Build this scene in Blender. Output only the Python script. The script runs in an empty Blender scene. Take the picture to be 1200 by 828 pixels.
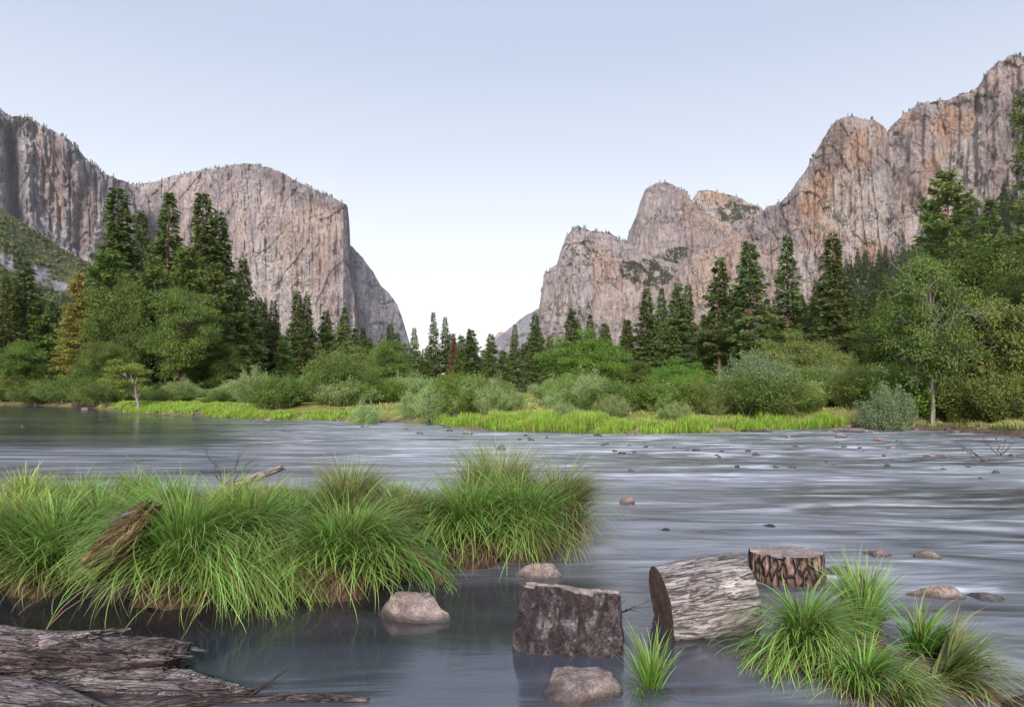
import bpy, math
import numpy as np
from math import radians as R

# ------------------------------------------------------------------ camera, sky, sun, exposure
SC = bpy.context.scene
COL = SC.collection
H, HOR, F = 2.0, 455.0, 800.0          # eye height, horizon row and focal length in photo pixels (1200 wide)
cam = bpy.data.cameras.new('camera'); camo = bpy.data.objects.new('camera', cam); COL.objects.link(camo)
camo.location = (0, 0, H); camo.rotation_euler = (R(90), 0, 0)
cam.sensor_width = 36; cam.lens = 24; cam.shift_y = 41 / 1200
cam.clip_start = 0.1; cam.clip_end = 60000
SC.camera = camo

SUN_EL, SUN_AZ = 26, -8               # degrees; azimuth of the sun seen from above, 0 = behind the camera, minus = left
W = bpy.data.worlds.new('World'); SC.world = W; W.use_nodes = True
nt = W.node_tree; nt.nodes.clear()
wo = nt.nodes.new('ShaderNodeOutputWorld'); bg = nt.nodes.new('ShaderNodeBackground')
sky = nt.nodes.new('ShaderNodeTexSky'); sky.sky_type = 'NISHITA'; sky.sun_disc = False
sky.sun_elevation = R(SUN_EL); sky.sun_rotation = R(180 + SUN_AZ); sky.dust_density = 2.0; sky.altitude = 1200
tc = nt.nodes.new('ShaderNodeTexCoord'); sx = nt.nodes.new('ShaderNodeSeparateXYZ')
ramp = nt.nodes.new('ShaderNodeValToRGB')
nt.links.new(tc.outputs['Generated'], sx.inputs[0]); nt.links.new(sx.outputs['Z'], ramp.inputs[0])
cr = ramp.color_ramp
cr.elements[0].position = 0.0; cr.elements[0].color = (1.0, 0.97, 0.96, 1)
cr.elements[1].position = 1.0; cr.elements[1].color = (0.33, 0.45, 0.72, 1)
for p, c in ((0.08, (1.0, 0.98, 0.98)), (0.20, (0.88, 0.91, 0.95)), (0.31, (0.69, 0.74, 0.84)), (0.44, (0.52, 0.59, 0.73))):
    e = cr.elements.new(p); e.color = (*c, 1)
sc_ = nt.nodes.new('ShaderNodeVectorMath'); sc_.operation = 'SCALE'; sc_.inputs['Scale'].default_value = 7.4
mx = nt.nodes.new('ShaderNodeMix'); mx.data_type = 'RGBA'; mx.inputs[0].default_value = 0.86
nt.links.new(ramp.outputs[0], sc_.inputs[0])
nt.links.new(sky.outputs[0], mx.inputs[6]); nt.links.new(sc_.outputs[0], mx.inputs[7])
nt.links.new(mx.outputs[2], bg.inputs[0]); bg.inputs[1].default_value = 0.10
nt.links.new(bg.outputs[0], wo.inputs[0])

sun = bpy.data.lights.new('sun', 'SUN'); suno = bpy.data.objects.new('sun', sun); COL.objects.link(suno)
sun.energy = 3.9; sun.angle = R(25); sun.color = (1.0, 0.90, 0.84)
suno.rotation_euler = (R(90 - SUN_EL), 0, R(SUN_AZ)); suno.location = (-30, -40, 60)

SC.view_settings.view_transform = 'Standard'; SC.view_settings.look = 'None'
SC.view_settings.exposure = 0.72; SC.view_settings.gamma = 1; SC.view_settings.use_curve_mapping = False
try:
    SC.cycles.max_bounces = 6; SC.cycles.diffuse_bounces = 3; SC.cycles.glossy_bounces = 2
    SC.cycles.transmission_bounces = 3; SC.cycles.transparent_max_bounces = 4
    SC.cycles.use_denoising = True
except Exception:
    pass

# ------------------------------------------------------------------ helpers
rng = np.random.default_rng(7)

def _h(ix, iy, iz, seed):
    h = (ix.astype(np.int64) * 374761393 + iy.astype(np.int64) * 668265263 + iz.astype(np.int64) * 2147483647 + seed * 974634777) & 0xffffffff
    h = ((h ^ (h >> 13)) * 1274126177) & 0xffffffff
    h = ((h ^ (h >> 16)) * 2246822519) & 0xffffffff
    return ((h ^ (h >> 15)) & 0xffffff) / float(0xffffff) * 2 - 1

def noise(x, y, z=0.0, seed=0):
    x, y, z = np.broadcast_arrays(np.asarray(x, float), np.asarray(y, float), np.asarray(z, float))
    ix, iy, iz = np.floor(x), np.floor(y), np.floor(z)
    fx, fy, fz = x - ix, y - iy, z - iz
    u, v, w = (f * f * f * (f * (f * 6 - 15) + 10) for f in (fx, fy, fz))
    r = 0
    for dx in (0, 1):
        for dy in (0, 1):
            for dz in (0, 1):
                r = r + _h(ix + dx, iy + dy, iz + dz, seed) * (u if dx else 1 - u) * (v if dy else 1 - v) * (w if dz else 1 - w)
    return r

def fbm(x, y, z=0.0, o=5, seed=0, gain=0.5):
    r, a, s = 0, 1.0, 0
    for k in range(o):
        r = r + a * noise(np.asarray(x) * 2**k + 17.3 * k, np.asarray(y) * 2**k - 9.1 * k, np.asarray(z) * 2**k + 3.7 * k, seed + k); s += a; a *= gain
    return r / s

def ridged(x, y, z=0.0, o=4, seed=0):
    r, a, s = 0, 1.0, 0
    for k in range(o):
        r = r + a * (1 - 2 * np.abs(noise(np.asarray(x) * 2**k + 5.3 * k, np.asarray(y) * 2**k + 1.7 * k, np.asarray(z) * 2**k, seed + k))); s += a; a *= 0.5
    return r / s

def smooth(a, b, x):
    t = np.clip((np.asarray(x, float) - a) / (b - a), 0, 1); return t * t * (3 - 2 * t)

def make_mesh(name, V, faces, mats, matidx=None, shade=False, attrs=None, uv=None):
    """faces: int array (n,3) or (n,4)"""
    me = bpy.data.meshes.new(name)
    V = np.ascontiguousarray(V, dtype=np.float32); faces = np.ascontiguousarray(faces, dtype=np.int32)
    n, k = faces.shape
    me.vertices.add(len(V)); me.vertices.foreach_set('co', V.ravel())
    me.loops.add(n * k); me.loops.foreach_set('vertex_index', faces.ravel())
    me.polygons.add(n); me.polygons.foreach_set('loop_start', np.arange(0, n * k, k, dtype=np.int32))
    if matidx is not None: me.polygons.foreach_set('material_index', np.ascontiguousarray(matidx, dtype=np.int32))
    if shade: me.polygons.foreach_set('use_smooth', np.ones(n, dtype=bool))
    for m in (mats if isinstance(mats, (list, tuple)) else [mats]): me.materials.append(m)
    if attrs:
        for an, av in attrs.items():
            at = me.attributes.new(an, 'FLOAT', 'POINT'); at.data.foreach_set('value', np.ascontiguousarray(av, dtype=np.float32))
    me.update(calc_edges=True); me.validate()
    return me

def link(name, me, parent=None, loc=None, rz=0.0, scale=None):
    o = bpy.data.objects.new(name, me); COL.objects.link(o)
    if parent is not None: o.parent = parent
    if loc is not None: o.location = loc
    if rz: o.rotation_euler = (0, 0, rz)
    if scale is not None: o.scale = scale
    return o

def tag(o, label=None, cat=None, group=None, kind=None):
    if label: o['label'] = label
    if cat: o['category'] = cat
    if group: o['group'] = group
    if kind: o['kind'] = kind
    return o

def grid_faces(nu, nv, wrap=False):
    i = np.arange(nu - (0 if wrap else 1)); j = np.arange(nv - 1)
    I, J = np.meshgrid(i, j, indexing='ij'); I2 = (I + 1) % nu
    return np.stack([I * nv + J, I2 * nv + J, I2 * nv + J + 1, I * nv + J + 1], -1).reshape(-1, 4)

def at(px, py, Y): return np.array([(px - 600) / F * Y, Y, H + (HOR - py) / F * Y])
def gnd(px, py, z=0.0):
    Y = (H - z) * F / (py - HOR); return np.array([(px - 600) / F * Y, Y, z])

# ------------------------------------------------------------------ materials
class NT:
    def __init__(s, name):
        s.m = bpy.data.materials.new(name); s.m.use_nodes = True; s.t = s.m.node_tree; s.t.nodes.clear()
        s.out = s.n('ShaderNodeOutputMaterial')
    def n(s, t, **k):
        x = s.t.nodes.new(t)
        for a, b in k.items(): setattr(x, a, b)
        return x
    def l(s, a, b): s.t.links.new(a, b)
    def put(s, sock, v):
        if hasattr(v, 'is_output'): s.l(v, sock)
        elif isinstance(v, tuple) and len(v) == 3 and sock.type == 'RGBA': sock.default_value = (*v, 1)
        else: sock.default_value = v
    def coord(s, kind='Object', scale=(1, 1, 1), rot=(0, 0, 0)):
        c = s.n('ShaderNodeTexCoord'); m = s.n('ShaderNodeMapping'); s.l(c.outputs[kind], m.inputs[0])
        m.inputs['Scale'].default_value = scale; m.inputs['Rotation'].default_value = rot
        return m.outputs[0]
    def noise(s, vec, scale=1, detail=5, rough=0.55, dist=0, color=False):
        x = s.n('ShaderNodeTexNoise'); s.l(vec, x.inputs['Vector']); x.inputs['Scale'].default_value = scale
        x.inputs['Detail'].default_value = detail; x.inputs['Roughness'].default_value = rough; x.inputs['Distortion'].default_value = dist
        return x.outputs['Color' if color else 'Fac']
    def voro(s, vec, scale=1, feature='F1', out='Distance'):
        x = s.n('ShaderNodeTexVoronoi'); x.feature = feature; s.l(vec, x.inputs['Vector']); x.inputs['Scale'].default_value = scale
        return x.outputs[out]
    def ramp(s, v, stops, interp='LINEAR'):
        x = s.n('ShaderNodeValToRGB'); s.l(v, x.inputs[0]); c = x.color_ramp; c.interpolation = interp
        while len(c.elements) > 1: c.elements.remove(c.elements[-1])
        for i, (p, col) in enumerate(stops):
            e = c.elements[0] if i == 0 else c.elements.new(p)
            e.position = p; e.color = (*col, 1) if isinstance(col, tuple) else (col, col, col, 1)
        return x.outputs[0]
    def mix(s, f, a, b, mode='MIX'):
        x = s.n('ShaderNodeMix'); x.data_type = 'RGBA'; x.blend_type = mode
        s.put(x.inputs[0], f); s.put(x.inputs[6], a); s.put(x.inputs[7], b); return x.outputs[2]
    def math(s, op, a, b=0.0, clamp=False):
        x = s.n('ShaderNodeMath'); x.operation = op; x.use_clamp = clamp; s.put(x.inputs[0], a); s.put(x.inputs[1], b); return x.outputs[0]
    def attr(s, name):
        x = s.n('ShaderNodeAttribute'); x.attribute_name = name; return x.outputs['Fac']
    def bump(s, h, strength=0.5, dist=0.1, normal=None):
        x = s.n('ShaderNodeBump'); x.inputs['Strength'].default_value = strength; x.inputs['Distance'].default_value = dist
        s.l(h, x.inputs['Height'])
        if normal: s.l(normal, x.inputs['Normal'])
        return x.outputs[0]
    def bsdf(s, color, rough=0.8, spec=0.3, normal=None, translucent=0.0, tcolor=None):
        b = s.n('ShaderNodeBsdfPrincipled'); s.put(b.inputs['Base Color'], color); s.put(b.inputs['Roughness'], rough)
        b.inputs['Specular IOR Level'].default_value = spec
        if normal: s.l(normal, b.inputs['Normal'])
        if translucent:
            t = s.n('ShaderNodeBsdfTranslucent'); s.put(t.inputs['Color'], tcolor if tcolor is not None else color)
            m = s.n('ShaderNodeMixShader'); m.inputs[0].default_value = translucent
            s.l(b.outputs[0], m.inputs[1]); s.l(t.outputs[0], m.inputs[2]); s.l(m.outputs[0], s.out.inputs[0])
        else: s.l(b.outputs[0], s.out.inputs[0])
        return b

def m_leaf(name, dark, light, alt=None, tr=0.3, scale=0.35, rough=0.6):
    s = NT(name); v = s.coord('Object')
    f = s.noise(v, scale, 3, 0.6)
    isl = s.n('ShaderNodeNewGeometry').outputs['Random Per Island']
    oi = s.n('ShaderNodeObjectInfo').outputs['Random']
    k = s.math('ADD', s.math('MULTIPLY', f, 1.3), s.math('MULTIPLY', isl, 0.45))
    k = s.math('SUBTRACT', k, 0.40, True)
    c = s.mix(k, dark, light)
    if alt is not None:
        g = s.ramp(s.noise(v, scale * 0.6, 2), [(0.52, 0.0), (0.68, 1.0)])
        c = s.mix(s.math('MULTIPLY', g, 0.6), c, alt)
    hs = s.n('ShaderNodeHueSaturation'); s.l(c, hs.inputs['Color'])
    s.l(s.math('ADD', s.math('MULTIPLY', oi, 0.03), 0.485), hs.inputs['Hue'])
    s.l(s.math('ADD', s.math('MULTIPLY', oi, 0.35), 0.85), hs.inputs['Value'])
    s.bsdf(hs.outputs[0], rough, 0.25, None, tr)
    return s.m

def m_blade(name, base, mid, tip, tr=0.3, dead=(0.30, 0.22, 0.10), deadf=0.06):
    s = NT(name); g = s.n('ShaderNodeNewGeometry').outputs['Random Per Island']
    t = s.attr('t')
    c = s.ramp(t, [(0.0, base), (0.28, mid), (0.75, tuple(0.5 * (a + b) for a, b in zip(mid, tip))), (1.0, tip)])
    hs = s.n('ShaderNodeHueSaturation'); s.l(c, hs.inputs['Color'])
    s.l(s.math('ADD', s.math('MULTIPLY', g, 0.05), 0.475), hs.inputs['Hue'])
    s.l(s.math('ADD', s.math('MULTIPLY', g, 1.1), 0.42), hs.inputs['Value'])
    g2 = s.math('FRACT', s.math('MULTIPLY', g, 37.7))
    df = s.math('LESS_THAN', g2, deadf)
    c = s.mix(df, hs.outputs[0], dead)
    s.bsdf(c, 0.5, 0.3, None, tr)
    return s.m

M = {}
M['pine'] = m_leaf('pine_needles', (0.045, 0.074, 0.022), (0.165, 0.235, 0.062), None, 0.28, 0.25)
M['pine_light'] = m_leaf('light_needles', (0.055, 0.090, 0.022), (0.19, 0.26, 0.06), (0.22, 0.23, 0.06), 0.3, 0.25)
M['pine_far'] = m_leaf('far_needles', (0.04, 0.065, 0.035), (0.12, 0.17, 0.075), None, 0.15, 0.12)
M['dead'] = m_leaf('dead_needles', (0.10, 0.045, 0.03), (0.26, 0.12, 0.08), None, 0.1, 0.25)
M['oak'] = m_leaf('broad_leaves', (0.05, 0.088, 0.018), (0.185, 0.27, 0.055), (0.23, 0.29, 0.055), 0.38, 0.45)
M['bright'] = m_leaf('bright_leaves', (0.06, 0.12, 0.015), (0.20, 0.33, 0.05), None, 0.35, 0.5)
M['olive'] = m_leaf('olive_leaves', (0.09, 0.13, 0.025), (0.26, 0.33, 0.085), (0.32, 0.33, 0.09), 0.35, 0.5)
M['autumn'] = m_leaf('golden_leaves', (0.12, 0.11, 0.02), (0.38, 0.34, 0.07), (0.42, 0.20, 0.06), 0.3, 0.25)
M['willow'] = m_leaf('willow_leaves', (0.14, 0.21, 0.06), (0.38, 0.48, 0.20), None, 0.35, 0.9)
M['silver'] = m_leaf('silver_leaves', (0.11, 0.17, 0.08), (0.28, 0.37, 0.19), None, 0.35, 0.9)
M['yellowgreen'] = m_leaf('yellowgreen_leaves', (0.10, 0.15, 0.02), (0.32, 0.42, 0.07), None, 0.35, 0.9)
M['brush'] = m_leaf('brush_leaves', (0.04, 0.058, 0.022), (0.15, 0.18, 0.06), (0.15, 0.13, 0.06), 0.1, 0.05)
M['sedge'] = m_blade('sedge_blades', (0.07, 0.06, 0.02), (0.105, 0.24, 0.028), (0.33, 0.46, 0.12))
M['sedge_yellow'] = m_blade('yellow_sedge_blades', (0.16, 0.10, 0.04), (0.20, 0.35, 0.04), (0.46, 0.50, 0.14), deadf=0.13)
M['sedge_olive'] = m_blade('olive_sedge_blades', (0.16, 0.09, 0.04), (0.14, 0.23, 0.05), (0.33, 0.38, 0.15), deadf=0.22)
M['straw'] = m_blade('dead_straw', (0.07, 0.045, 0.025), (0.20, 0.14, 0.075), (0.36, 0.29, 0.17), 0.15, (0.12, 0.07, 0.04), 0.3)
M['bank_grass'] = m_blade('bank_grass_blades', (0.10, 0.13, 0.02), (0.20, 0.35, 0.03), (0.36, 0.50, 0.08), deadf=0.10)
M['bank_dry'] = m_blade('bank_dry_blades', (0.14, 0.14, 0.04), (0.26, 0.32, 0.07), (0.50, 0.50, 0.22), deadf=0.25)

def m_trunk(name, a, b, sc=3.0):
    s = NT(name); v = s.coord('Object', (1, 1, 0.25))
    f = s.noise(v, sc, 5, 0.6)
    n = s.bump(f, 0.9, 0.15)
    s.bsdf(s.ramp(f, [(0.3, a), (0.65, b)]), 0.95, 0.1, n); return s.m
M['trunk'] = m_trunk('conifer_bark', (0.05, 0.030, 0.022), (0.25, 0.15, 0.11))
M['trunk_grey'] = m_trunk('grey_bark', (0.09, 0.08, 0.07), (0.36, 0.33, 0.30), 5)
M['trunk_dark'] = m_trunk('dark_bark', (0.03, 0.022, 0.018), (0.13, 0.10, 0.08), 5)

def m_granite():
    s = NT('granite')
    P = s.coord('Object')
    vs = s.coord('Object', (1, 1, 0.16)); vf = s.coord('Object', (1, 1, 0.07))
    big = s.noise(P, 0.006, 5, 0.6); streak = s.noise(vs, 0.035, 6, 0.65, 0.6); fine = s.noise(vf, 0.16, 5, 0.7, 0.3)
    grain = s.noise(P, 0.25, 5, 0.75)
    c = s.ramp(streak, [(0.28, (0.27, 0.25, 0.285)), (0.42, (0.47, 0.44, 0.47)), (0.55, (0.63, 0.585, 0.60)), (0.72, (0.78, 0.73, 0.72))])
    c = s.mix(s.ramp(big, [(0.40, 0.45), (0.52, 0.0)]), c, (0.27, 0.24, 0.27))
    c = s.mix(s.ramp(big, [(0.52, 0.0), (0.64, 0.55)]), c, (0.76, 0.70, 0.67))
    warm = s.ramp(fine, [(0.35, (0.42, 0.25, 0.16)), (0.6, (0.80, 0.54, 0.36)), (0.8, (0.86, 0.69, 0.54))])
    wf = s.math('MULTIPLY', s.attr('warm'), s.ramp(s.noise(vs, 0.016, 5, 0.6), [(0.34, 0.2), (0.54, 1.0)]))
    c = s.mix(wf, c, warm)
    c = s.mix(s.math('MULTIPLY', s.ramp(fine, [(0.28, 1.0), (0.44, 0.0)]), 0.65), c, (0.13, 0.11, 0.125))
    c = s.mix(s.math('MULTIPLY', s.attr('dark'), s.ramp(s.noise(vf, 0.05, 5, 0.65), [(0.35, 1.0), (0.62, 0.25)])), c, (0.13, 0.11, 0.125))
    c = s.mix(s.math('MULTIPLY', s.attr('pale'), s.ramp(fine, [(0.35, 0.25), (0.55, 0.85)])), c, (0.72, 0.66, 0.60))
    c = s.mix(s.math('MULTIPLY', s.attr('haze_tint'), 0.65), c, (0.33, 0.35, 0.41))  # distance haze painted into the rock colour as a blue-grey tint
    def thin(vec, sc, w, det=7):
        q = s.noise(vec, sc, det, 0.62, 0.4); return s.ramp(q, [(0.5 - w, 0.0), (0.5 - w * 0.3, 1.0), (0.5 + w * 0.3, 1.0), (0.5 + w, 0.0)])
    k1 = thin(s.coord('Object', (1, 1, 0.22)), 0.022, 0.016); k2 = thin(s.coord('Object', (1, 1, 0.7), (0.5, 0.9, 0.6)), 0.0045, 0.006); k3 = thin(s.coord('Object', (0.35, 0.35, 1.2)), 0.018, 0.010)
    kk = s.math('ADD', s.math('MULTIPLY', k1, 0.30), s.math('ADD', s.math('MULTIPLY', k2, 0.8), s.math('MULTIPLY', k3, 0.35)), True)
    c = s.mix(kk, c, (0.13, 0.115, 0.13))
    spots = s.ramp(s.noise(P, 0.10, 3, 0.7), [(0.64, 0.0), (0.68, 0.8)])
    c = s.mix(spots, c, (0.10, 0.09, 0.085))
    lite = s.ramp(s.noise(s.coord('Object', (1, 1, 0.3)), 0.09, 5, 0.75), [(0.58, 0.0), (0.68, 0.5)])
    c = s.mix(lite, c, (0.80, 0.74, 0.71))
    c = s.mix(s.ramp(grain, [(0.3, 0.45), (0.5, 0.0)]), c, (0.14, 0.12, 0.12))
    vc = s.ramp(s.noise(P, 0.12, 5, 0.75), [(0.35, (0.025, 0.032, 0.014)), (0.6, (0.11, 0.12, 0.045)), (0.75, (0.24, 0.22, 0.12))])
    vg = s.math('SUBTRACT', s.math('ADD', s.math('MULTIPLY', s.attr('veg'), 1.5), s.math('MULTIPLY', s.noise(P, 0.035, 6, 0.78), 4.0)), 2.95)
    vg = s.ramp(vg, [(0.0, 0.0), (0.10, 1.0)])
    c = s.mix(vg, c, vc)
    hgt = s.math('ADD', s.math('MULTIPLY', streak, 1.2), s.math('ADD', s.math('MULTIPLY', grain, 0.9), fine))
    n = s.bump(s.math('SUBTRACT', hgt, s.math('MULTIPLY', kk, 0.8)), 1.0, 16.0)
    s.bsdf(c, 0.95, 0.1, n); return s.m
M['granite'] = m_granite()

def m_rock(name, a, b, c3, sc=6):
    s = NT(name); v = s.coord('Object')
    f = s.noise(v, sc, 7, 0.7); g = s.noise(v, sc * 9, 4, 0.7)
    oi = s.n('ShaderNodeObjectInfo').outputs['Random']
    c = s.ramp(f, [(0.3, a), (0.5, b), (0.7, c3)])
    c = s.mix(s.ramp(g, [(0.35, 0.6), (0.5, 0.0)]), c, tuple(0.35 * x for x in a))
    c = s.mix(s.ramp(g, [(0.58, 0.0), (0.7, 0.45)]), c, tuple(min(1, 1.35 * x) for x in c3))
    pz = s.n('ShaderNodeNewGeometry'); z = s.n('ShaderNodeSeparateXYZ'); s.l(pz.outputs['Position'], z.inputs[0])
    zn = s.math('ADD', z.outputs['Z'], s.math('MULTIPLY', s.math('SUBTRACT', f, 0.5), 0.10))
    wet = s.ramp(zn, [(0.02, 1.0), (0.075, 0.0)])
    c = s.mix(wet, c, tuple(0.25 * x for x in b))
    rg = s.mix(wet, (0.85,) * 3, (0.25,) * 3)
    n = s.bump(s.math('ADD', f, s.math('MULTIPLY', g, 0.35)), 0.8, 0.05)
    s.bsdf(c, rg, 0.4, n); return s.m
M['rock_pink'] = m_rock('pinkish_rock', (0.075, 0.058, 0.052), (0.235, 0.18, 0.16), (0.45, 0.37, 0.335))
M['rock_grey'] = m_rock('grey_rock', (0.07, 0.065, 0.07), (0.20, 0.18, 0.18), (0.38, 0.34, 0.33))
M['rock_dark'] = m_rock('dark_rock', (0.03, 0.03, 0.035), (0.085, 0.08, 0.085), (0.18, 0.17, 0.17))
M['rock_red'] = m_rock('reddish_rock', (0.10, 0.06, 0.055), (0.25, 0.165, 0.15), (0.42, 0.31, 0.28))

def m_wood(name, dark, mid, pale, gs=1.0, bump=0.03, holes=0.35, crack=1.0):
    """weathered wood; grain runs along the 's' attribute, 'a' goes round"""
    s = NT(name)
    cx = s.n('ShaderNodeCombineXYZ'); s.l(s.attr('s'), cx.inputs[0]); s.l(s.attr('a'), cx.inputs[1])
    m = s.n('ShaderNodeMapping'); s.l(cx.outputs[0], m.inputs[0]); m.inputs['Scale'].default_value = (1.4 * gs, 9 * gs, 1)
    v = m.outputs[0]
    f = s.noise(v, 3, 7, 0.7, 0.8); g = s.noise(v, 11, 5, 0.7, 0.3); big = s.noise(s.coord('Object'), 3.5, 4)
    c = s.ramp(f, [(0.30, dark), (0.46, mid), (0.60, pale), (0.8, tuple(min(1, 1.25 * x) for x in pale))])
    c = s.mix(s.ramp(g, [(0.33, 0.9), (0.46, 0.0)]), c, tuple(0.4 * x for x in dark))
    c = s.mix(s.ramp(big, [(0.4, holes), (0.6, 0.0)]), c, tuple(0.8 * x for x in dark))
    m2 = s.n('ShaderNodeMapping'); s.l(cx.outputs[0], m2.inputs[0]); m2.inputs['Scale'].default_value = (1.0 * gs, 7 * gs, 1)
    q = s.noise(m2.outputs[0], 2.2, 4, 0.55, 0.5); ck = s.ramp(q, [(0.484, 0.0), (0.496, 1.0), (0.504, 1.0), (0.516, 0.0)])
    q = s.noise(m2.outputs[0], 5.0, 4, 0.55, 0.5); ck2 = s.ramp(q, [(0.475, 0.0), (0.495, 0.7), (0.505, 0.7), (0.525, 0.0)])
    ck = s.math('MULTIPLY', s.math('MAXIMUM', ck, ck2), crack); c = s.mix(ck, c, (0.02, 0.015, 0.014))
    n = s.bump(s.math('SUBTRACT', s.math('ADD', f, s.math('MULTIPLY', g, 0.6)), s.math('MULTIPLY', ck, 0.8)), 1.0, bump)
    s.bsdf(c, 0.8, 0.25, n); return s.m
M['wood_grey'] = m_wood('weathered_grey_wood', (0.055, 0.042, 0.042), (0.20, 0.165, 0.16), (0.42, 0.37, 0.36))
M['wood_dark'] = m_wood('dark_wet_wood', (0.022, 0.016, 0.016), (0.095, 0.072, 0.07), (0.26, 0.21, 0.20), holes=0.6)
M['wood_brown'] = m_wood('weathered_brown_wood', (0.030, 0.021, 0.020), (0.115, 0.085, 0.08), (0.33, 0.28, 0.27), 0.9, 0.05, 0.5)
M['wood_pale'] = m_wood('pale_dry_wood', (0.13, 0.10, 0.085), (0.36, 0.31, 0.28), (0.55, 0.50, 0.47))
M['wood_log'] = m_wood('cut_log_wood', (0.08, 0.065, 0.06), (0.27, 0.24, 0.225), (0.49, 0.455, 0.44), 0.6, 0.02, 0.35, 0.8)
M['wood_red'] = m_wood('rotten_red_wood', (0.045, 0.022, 0.014), (0.20, 0.095, 0.05), (0.42, 0.26, 0.15), 1.2, 0.05)

def m_bark():
    s = NT('thick_bark'); v = s.coord('Object', (1, 1, 0.42))
    d = s.n('ShaderNodeVectorMath'); d.operation = 'ADD'
    nn = s.noise(v, 9, 3, 0.6, 0, True); s.l(v, d.inputs[0])
    sc2 = s.n('ShaderNodeVectorMath'); sc2.operation = 'SCALE'; s.l(nn, sc2.inputs[0]); sc2.inputs['Scale'].default_value = 0.08
    s.l(sc2.outputs[0], d.inputs[1])
    e = s.voro(d.outputs[0], 13, 'DISTANCE_TO_EDGE'); f = s.noise(v, 24, 6, 0.7)
    c = s.ramp(f, [(0.3, (0.06, 0.035, 0.03)), (0.5, (0.17, 0.105, 0.085)), (0.72, (0.38, 0.29, 0.26))])
    c = s.mix(s.ramp(e, [(0.02, 1.0), (0.16, 0.0)]), c, (0.018, 0.012, 0.011))
    h = s.math('ADD', s.ramp(e, [(0.0, 0.0), (0.22, 1.0)]), s.math('MULTIPLY', f, 0.4))
    s.bsdf(c, 0.85, 0.2, s.bump(h, 1.0, 0.04)); return s.m
M['bark'] = m_bark()

def m_crust():
    s = NT('crusted_dark_wood'); v = s.coord('Object', (1.2, 1.2, 0.9))
    f = s.noise(v, 8, 9, 0.80, 0.6); g = s.noise(s.coord('Object'), 45, 4, 0.8)
    c = s.ramp(f, [(0.34, (0.022, 0.016, 0.017)), (0.47, (0.075, 0.055, 0.055)), (0.55, (0.17, 0.14, 0.145)), (0.64, (0.50, 0.46, 0.47))])
    c = s.mix(s.ramp(g, [(0.4, 0.75), (0.52, 0.0)]), c, (0.02, 0.015, 0.015))
    s.bsdf(c, 0.7, 0.35, s.bump(s.math('ADD', f, s.math('MULTIPLY', g, 0.4)), 1.0, 0.10)); return s.m
M['crust'] = m_crust()

def m_cut(nm='sawn_end_wood', dk=1.0):
    s = NT(nm); v = s.coord('Object')
    f = s.noise(v, 12, 6, 0.7); 
    cx = s.attr('rad'); rings = s.math('SINE', s.math('MULTIPLY', s.math('ADD', cx, s.math('MULTIPLY', f, 0.02)), 260.0))
    c = s.ramp(f, [(0.3, (0.16 * dk, 0.12 * dk**1.3, 0.105 * dk**1.5)), (0.55, (0.33 * dk, 0.27 * dk**1.3, 0.24 * dk**1.5)), (0.75, (0.50 * dk, 0.44 * dk**1.3, 0.41 * dk**1.5))])
    c = s.mix(s.math('MULTIPLY', s.math('ADD', rings, 1.0), 0.14), c, (0.10, 0.07, 0.055))
    crk = s.noise(s.coord('Object', (9, 2, 2)), 2.5, 4, 0.6, 0.4)
    c = s.mix(s.ramp(crk, [(0.485, 0.0), (0.497, 0.85), (0.503, 0.85), (0.515, 0.0)]), c, (0.04, 0.028, 0.025))
    s.bsdf(c, 0.85, 0.2, s.bump(f, 0.6, 0.02)); return s.m
M['cut'] = m_cut(); M['cut_dark'] = m_cut('dark_sawn_end_wood', 0.4)

def m_ground():
    s = NT('ground'); v = s.coord('Object')
    f = s.noise(v, 0.08, 5, 0.6); g = s.noise(v, 1.8, 6, 0.7); d = s.noise(v, 14, 4, 0.7)
    grass = s.ramp(g, [(0.3, (0.10, 0.12, 0.035)), (0.55, (0.24, 0.26, 0.07)), (0.75, (0.38, 0.37, 0.14))])
    soil = s.ramp(g, [(0.3, (0.045, 0.032, 0.025)), (0.6, (0.14, 0.105, 0.08)), (0.75, (0.24, 0.20, 0.16))])
    c = s.mix(s.attr('grass'), soil, grass)
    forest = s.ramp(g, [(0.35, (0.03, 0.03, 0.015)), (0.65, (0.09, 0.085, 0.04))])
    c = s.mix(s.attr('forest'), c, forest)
    s.bsdf(c, 0.95, 0.1, s.bump(s.math('ADD', g, d), 0.6, 0.08)); return s.m
M['ground'] = m_ground()

def m_hill():
    s = NT('brushy_slope'); v = s.coord('Object')
    f = s.noise(v, 0.03, 6, 0.7); g = s.noise(v, 0.35, 5, 0.75)
    brush = s.ramp(g, [(0.35, (0.035, 0.05, 0.02)), (0.6, (0.13, 0.15, 0.055)), (0.75, (0.24, 0.22, 0.10))])
    talus = s.ramp(g, [(0.38, (0.12, 0.11, 0.115)), (0.55, (0.36, 0.34, 0.35)), (0.72, (0.52, 0.49, 0.49))])
    c = s.mix(s.attr('talus'), brush, talus)
    s.bsdf(c, 0.95, 0.1, s.bump(g, 1.0, 3.0)); return s.m
M['hill'] = m_hill()

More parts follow.
